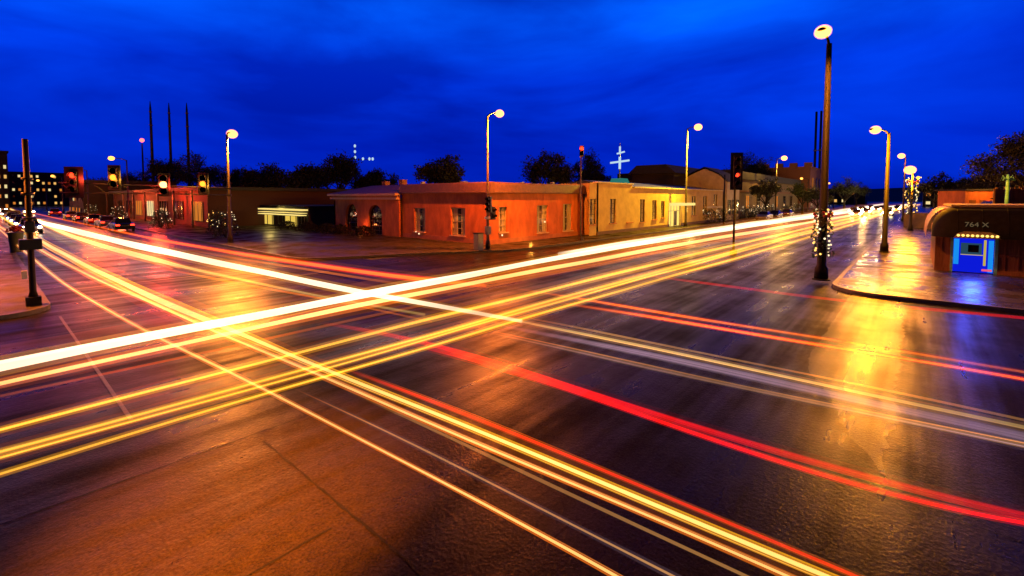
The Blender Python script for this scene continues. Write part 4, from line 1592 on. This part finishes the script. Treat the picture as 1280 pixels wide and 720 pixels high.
# ------------------------------------------------------------------ trees
def tree_meshes(seed, h, cr_, dense, leaf, trunk_h=.3, asp=1.0):
    rr = random.Random(seed)
    tk = MB()
    fork = h * .34
    tk.tube([(0, 0, 0), (.01 * h, 0, h * .15), (0, .01 * h, fork)], [.034 * h, .027 * h, .022 * h], 8)
    tips = []

    def grow(p, d, ln, r, lev):
        bend = Vector((rr.uniform(-1, 1), rr.uniform(-1, 1), rr.uniform(-.2, .7))) * .22
        m_ = p + d * ln * .5 + bend * ln * .25
        e_ = p + (d + bend * .6).normalized() * ln
        q_ = Vector((e_.x / cr_, e_.y / cr_, (e_.z - h * .62) / (h * .40)))
        if q_.length > 1:
            f_ = 1 / q_.length
            e_ = Vector((e_.x * f_, e_.y * f_, h * .62 + (e_.z - h * .62) * f_))
            m_ = p.lerp(e_, .5) + bend * ln * .1
        tk.tube([p, m_, e_], [r, r * .75, r * .5], 6 if lev < 2 else 3, cap=False)
        tips.append((e_, lev))
        if lev >= 4:
            return
        for k in range((6, 4, 4, 3)[lev]):
            nd = (d * .75 + Vector((rr.uniform(-1, 1), rr.uniform(-1, 1), rr.uniform(-.35, .9))) * .85).normalized()
            grow(m_.lerp(e_, rr.random()), nd, ln * rr.uniform(.55, .8), r * .52, lev + 1)
    for k in range(5):
        an = k * 1.2566 + rr.uniform(-.3, .3)
        grow(Vector((0, 0, fork * rr.uniform(.8, 1.0))), Vector((math.cos(an) * .75, math.sin(an) * .75, rr.uniform(.5, 1.2))).normalized(), h * .26, .014 * h, 1)
    grow(Vector((0, 0, fork)), Vector((.05, .02, 1)), h * .28, .018 * h, 1)
    lf = MB()
    ends = [t for t, l in tips if l >= 3]
    for k in range(dense):
        c = rr.choice(ends)
        sp_ = cr_ * .075
        p = c + Vector((rr.gauss(0, sp_), rr.gauss(0, sp_), rr.gauss(0, sp_ * .8 * asp)))
        a = Vector((rr.uniform(-1, 1), rr.uniform(-1, 1), rr.uniform(-1, 1))).normalized()
        b_ = a.cross(Vector((rr.uniform(-1, 1), rr.uniform(-1, 1), rr.uniform(-1, 1)))).normalized()
        s = leaf * rr.uniform(.6, 1.3)
        lf.quad(p - a * s, p + b_ * s * .6, p + a * s, p - b_ * s * .6)
    return tk, lf


def tree(label, loc, h, cr_, dense=2600, leaf=.28, seed=1, lm='leaf_dark', group='trees on the skyline', name='tree', asp=1.0):
    t = thing(name, label, 'tree', loc, 0, group)
    tk, lf = tree_meshes(seed, h, cr_, dense, leaf, asp=asp)
    tk.build('trunk', 'bark', t)
    lf.build('crown', lm, t, fixn=False)
    return t


TREES = [
    (552, 70, 190, 4.2, 'round dark tree above the roof between the arched wing and the corner lamp'),
    (684, 78, 183, 5.2, 'broad bare dark tree behind the brown parapet left of the red signal pole'),
    (735, 95, 190, 4.6, 'faint thin tree behind the red signal pole'),
    (425, 82, 186, 5.2, 'tall dark tree under the radio mast lights'),
    (470, 86, 208, 5.0, 'low dark tree just beyond the arched wing roof'),
    (388, 76, 200, 5.4, 'wide dark tree over the yellow lit pavilion'),
    (340, 70, 203, 5.4, 'dark tree crown next to the bright arm lamp'),
    (305, 84, 206, 5.2, 'dark tree directly behind the bright arm lamp pole'),
    (252, 105, 188, 5.6, 'dark tree under the third chimney stack'),
    (206, 110, 192, 5.8, 'dark tree under the first two chimney stacks'),
    (160, 118, 214, 5.2, 'dark tree over the amber signal head'),
    (118, 126, 220, 4.8, 'dark tree behind the black plated red head of the arm'),
    (936, 135, 186, 5.6, 'faint round tree rising behind the tall black signal head'),
    (800, 120, 212, 4.6, 'small dark tree beyond the lit cross mast'),
]
for i, (px, Y, top, cr_, lab) in enumerate(TREES):
    c = at(px, Y)
    tree(lab, (c.x, c.y, 0), zat(top, Y), cr_ * (Y / 85) ** .5, 9000, .17, seed=20 + i)
c = at(1292, 40)
tree('large dark tree at the right edge behind the restaurant', (c.x, c.y, 0), 10.6, 4.2, 14000, .10, seed=61)
c = at(1246, 62)
tree('lower dark tree left of the large tree, over the shed', (c.x, c.y, 0), 8.0, 4.0, 9000, .12, seed=62)
c = at(1212, 95)
tree('dark rounded tree on the rise beyond the shed', (c.x, c.y, 0), 8.6, 5.0, 9000, .16, seed=63)
c = at(1168, 92)
tree('slim dark tree next to the leafy wrapped lamp post', (c.x, c.y, 0), 9.0, 2.6, 2600, .22, seed=64)

HT = 'trees along the hedge kerb'
for i, (px, Y, top, cr_, lab) in enumerate([(957, 88, 221, 2.6, 'small dense kerb tree in front of the brown hall'), (1003, 98, 226, 3.0, 'leafy kerb tree behind the garland pole on its left side'),
                                            (1022, 84, 232, 2.2, 'low kerb tree partly hidden by the garland pole'), (1055, 130, 222, 4.6, 'kerb tree in front of the brick tower'), (1070, 150, 226, 3.6, 'last kerb tree beside the brick tower end')]):
    c = at(px, Y)
    u_ = ucol(px, 22.3)
    tree(lab, (c.x, c.y, .14), zat(top, Y), cr_, 4500, .13, seed=80 + i, lm='leaf_mid', group=HT, name='kerb_tree')


def shrub(label, loc, r, h, seed, group, lm='leaf_mid', lights=0):
    t = thing('shrub', label, 'shrub', loc, 0, group)
    rr = random.Random(seed)
    lf = MB()
    for k in range(750):
        a, b_ = rr.uniform(0, 6.28), rr.random() ** .5
        z = rr.random()
        rad = r * b_ * (1 - .5 * z * z) * (1 + .2 * math.sin(3 * a + seed))
        p = Vector((math.cos(a) * rad, math.sin(a) * rad, h * z * (1 - .25 * b_) + .05))
        u_ = Vector((rr.uniform(-1, 1), rr.uniform(-1, 1), rr.uniform(-1, 1))).normalized()
        v_ = u_.cross(Vector((0.3, rr.uniform(-1, 1), rr.uniform(-1, 1)))).normalized()
        s = rr.uniform(.05, .11)
        lf.quad(p - u_ * s, p + v_ * s * .6, p + u_ * s, p - v_ * s * .6)
    lf.build('leaves', lm, t, fixn=False)
    st = MB()
    for k in range(5):
        a = k * 1.26
        st.tube([(0, 0, 0), (math.cos(a) * r * .5, math.sin(a) * r * .5, h * .6)], [.03, .01], 5)
    st.build('stems', 'bark', t)
    if lights:
        q = MB()
        for k in range(lights):
            a = rr.uniform(0, 6.28)
            z = rr.uniform(.3, .95)
            q.ball((math.cos(a) * r * (1 - .45 * z * z), math.sin(a) * r * (1 - .45 * z * z), h * z), rr.uniform(.018, .05), (1, 1, 1), 6, 5)
        q.build('fairy_and_glint_lights', rr.choice(['bulb_warm', 'bulb_white']), t)
    return t


words_ = ['opposite the black signal head', 'next along past the black signal head', 'third along the far kerb', 'fourth along the far kerb', 'fifth along the far kerb', 'sixth along the far kerb',
          'seventh along the far kerb', 'eighth along the far kerb', 'ninth, closest to the garland pole', 'last, beyond the garland pole']
for i in range(10):
    u_ = ucol(888 + i * 16, 22.0)
    shrub('kerbside shrub with tiny lights added as glints, %s' % words_[i], (u_, 22.0 + .6 * (i % 3), .14), 1.5, 2.1 + .3 * (i % 2), 40 + i, 'lit shrubs along the far kerb', lights=26)  # tiny lights here stand in for glints along the kerb
wd2 = ['at the end of the arched wing', 'below the first arched window', 'below the second arched window', 'before the lit pavilion', 'last before the pale driveway']
for i in range(5):
    shrub('low dark clipped shrub, %s' % wd2[i], (23.3 - .5 * (i == 4), [45.5, 42.8, 38.6, 49.5, 53.5][i], .14), 1.2, .95, 60 + i, 'shrubs before the arched wing', lm='leaf_dark')
for i, (x, y, lab) in enumerate([(14.2, 46, 'bush with yellow lights just behind the signal arm pole'), (15.5, 52, 'second lit bush farther behind the signal arm pole'), (13.8, 66, 'lit bush before the red lit shop'),
                                 (14, 92, 'lit bush near the middle of the red lit shop'), (14, 118, 'far lit bush at the end of the red lit shop')]):
    shrub(lab, (x, y, .14), 1.1, 2.4, 90 + i, 'lit bushes by the red shop', lights=22)

# ------------------------------------------------------------------ low wall / railing along the far kerb
t = thing('kerb_railing', 'low dark railing along the far kerb in front of the lit shrubs', 'railing', (0, 0, 0))
q = MB()
for k in range(60):
    x = 78 + k * 1.2
    q.tube([(x, 21.3, .14), (x, 21.3, 1.15)], .03, 5)
q.build('posts', 'steel_dark', t)
q = MB()
for z in (.5, 1.13):
    q.tube([(78, 21.3, z), (149, 21.3, z)], .03, 6)
q.build('rail', 'steel_dark', t)


# ------------------------------------------------------------------ cars
def car(label, loc, rz, paint='car_dark', head=None, tail=None, group='cars', glow=1.0):
    t = thing('parked_car' if not head and not tail else 'car', label, 'car', loc, rz, group)
    b_ = MB()
    side = [(-2.2, .38), (-2.25, .72), (-2.1, .92), (-1.35, .98), (.75, .96), (1.85, .80), (2.18, .66), (2.22, .36), (1.85, .28), (-1.9, .28)]
    b_.prism(side, 1, -.86, .86)
    b_.build('body', paint, t, bevel=.07)
    c = MB()
    lo = [(-1.45, .70), (.85, .70), (.85, -.70), (-1.45, -.70)]
    hi = [(-.95, .56), (.15, .56), (.15, -.56), (-.95, -.56)]
    L0 = [c.bm.verts.new((*p, .95)) for p in lo]
    L1 = [c.bm.verts.new((*p, 1.44)) for p in hi]
    for i in range(4):
        c._f([L0[i], L0[(i + 1) % 4], L1[(i + 1) % 4], L1[i]])
    c.build('glasshouse', 'window_glass', t, bevel=.03)
    r_ = MB(); r_.box((-.4, 0, 1.455), (1.16, 1.16, .05)); r_.build('roof', paint, t, bevel=.02)
    for x in (-1.4, 1.38):
        for s in (-1, 1):
            w_ = MB(); w_.tube([(x, s * .70, .33), (x, s * .89, .33)], .33, 16); wo_ = w_.build('wheel', 'tyre', t)
            w_ = MB(); w_.tube([(x, s * .885, .33), (x, s * .9, .33)], .2, 12); w_.build('rim', 'rim', wo_)
    for s in (-1, 1):
        q = MB(); q.ball((2.17, s * .62, .66), .16 if head != 'far_headlight' else .24, (.5, 1, .7), 10, 7); q.build('headlight', head or 'rim', t)
        q = MB(); q.box((-2.235, s * .62, .76), (.06, .34, .14)); q.build('taillight', tail or 'awning_red', t)
    return t


car('oncoming car with bright headlights at the end of the right street', (150, 5.2, .0), R(180), 'car_dark', 'far_headlight', None, 'cars on the right street')
car('second oncoming car close behind the bright headlights', (165, 8.3, 0), R(180), 'car_silver', 'far_headlight', None, 'cars on the right street')
car('distant oncoming car nearest the wet sidewalk on the right street', (200, 4.6, 0), R(180), 'car_dark', 'far_headlight', None, 'cars on the right street')
for i, (x, y) in enumerate([(112, 8.6), (124, 4.4), (132, 8.4), (140, 11.5), (158, 11.2), (176, 7.6), (188, 11), (172, 4.2)]):
    car('headlit car far up the right street, %s' % (
        'middle lane and nearest', 'sidewalk lane and nearest', 'middle lane and second', 'far lane and nearest', 'far lane and second', 'middle lane and third', 'far lane and third', 'sidewalk lane and second')[i],
        (x, y, 0), R(180), ('car_dark', 'car_silver')[i % 2], 'far_headlight', None, 'cars on the right street')
lamp('added_road_light', (146, 6, 1.6), (1, .6, .2), 9000, .4)  # point lights added to warm the road, not set in any car
lamp('added_road_light', (6.5, 116, 1.6), (1, .30, .05), 5000, .4)
lamp('added_road_light', (118, 8, 1.6), (1, .5, .12), 5000, .4)
cl_ = at(1237, 50)
car('car with glowing red tail lights behind the restaurant roof', (cl_.x, cl_.y, 1.85), R(40), 'car_red', None, 'taillight', 'cars on the right street')
pk = thing('parking_deck', 'low concrete parking deck behind the restaurant', 'parking deck', (0, 0, 0))
MB().box((cl_.x + 1.5, cl_.y - 2, .99), (14, 12, 1.72), R(40)).build('deck', 'brown_wall', pk)
car('far oncoming car with headlights up the left street', (4.2, 120, 0), R(-90), 'car_dark', 'far_headlight', None, 'cars on the left street')
car('farther oncoming car with headlights up the left street', (7.3, 150, 0), R(-90), 'car_dark', 'far_headlight', None, 'cars on the left street')
car('very distant oncoming car up the left street', (4.2, 190, 0), R(-90), 'car_silver', 'far_headlight', None, 'cars on the left street')
QN = ['nearest', 'second', 'third', 'fourth', 'fifth', 'sixth']
for i, y in enumerate([66, 75, 84, 96, 108, 134]):
    car('car queued with glowing tail lights by the red shop kerb, %s in line' % QN[i], (10.2, y, 0), R(90), ('car_dark', 'car_silver', 'car_red')[i % 3], None, 'taillight', 'cars on the left street')
for i, y in enumerate([70, 81, 92, 104, 132]):
    car('car waiting with headlights on by the planter kerb, %s in line' % QN[i], (3.4, y, 0), R(-90), ('car_silver', 'car_dark')[i % 2], 'headlight', None, 'cars on the left street')
for i, (u_, pt_, lab) in enumerate([(86, 'car_silver', 'silver car parked along the far kerb before the lit shrubs'), (94, 'car_dark', 'dark car parked behind the silver one at the far kerb'),
                                   (104, 'car_red', 'red car parked along the far kerb near the garland pole')]):
    car(lab, (u_, 19.1, 0), R(180), pt_, None, None, 'cars parked at the far kerb')

# ------------------------------------------------------------------ far hills
def hill(name, px0, px1, Y, prof):
    q = MB()
    n = len(prof)
    top = []
    for i, pz in enumerate(prof):
        c = at(px0 + (px1 - px0) * i / (n - 1), Y)
        top.append((c, zat(pz, Y)))
    back = Vector((FW[0], FW[1], 0)) * 160
    fr = Vector((FW[0], FW[1], 0)) * -120
    for i in range(n - 1):
        (a, za), (b_, zb) = top[i], top[i + 1]
        q.quad(a + fr + Vector((0, 0, -1)), b_ + fr + Vector((0, 0, -1)), b_ + Vector((0, 0, zb)), a + Vector((0, 0, za)))
        q.quad(a + Vector((0, 0, za)), b_ + Vector((0, 0, zb)), b_ + back + Vector((0, 0, -1)), a + back + Vector((0, 0, -1)))
    struct(q.build(name, 'hill'))


hill('hills', -500, 480, 700, [244, 243, 242, 243, 240, 242, 239, 236, 238, 240, 236, 238, 242, 243])
hill('hills', 800, 1900, 600, [244, 242, 240, 238, 236, 233, 235, 232, 226, 222, 216, 212, 214, 220, 226, 232])

# ------------------------------------------------------------------ moonless dusk: a very weak sky light from one side
sun = bpy.data.lights.new('sun', 'SUN')
sun.energy = .02
sun.angle = R(10)
sun.color = (.5, .65, 1)
so = bpy.data.objects.new('sun', sun)
COL.objects.link(so)
so.rotation_euler = (R(60), 0, R(200))
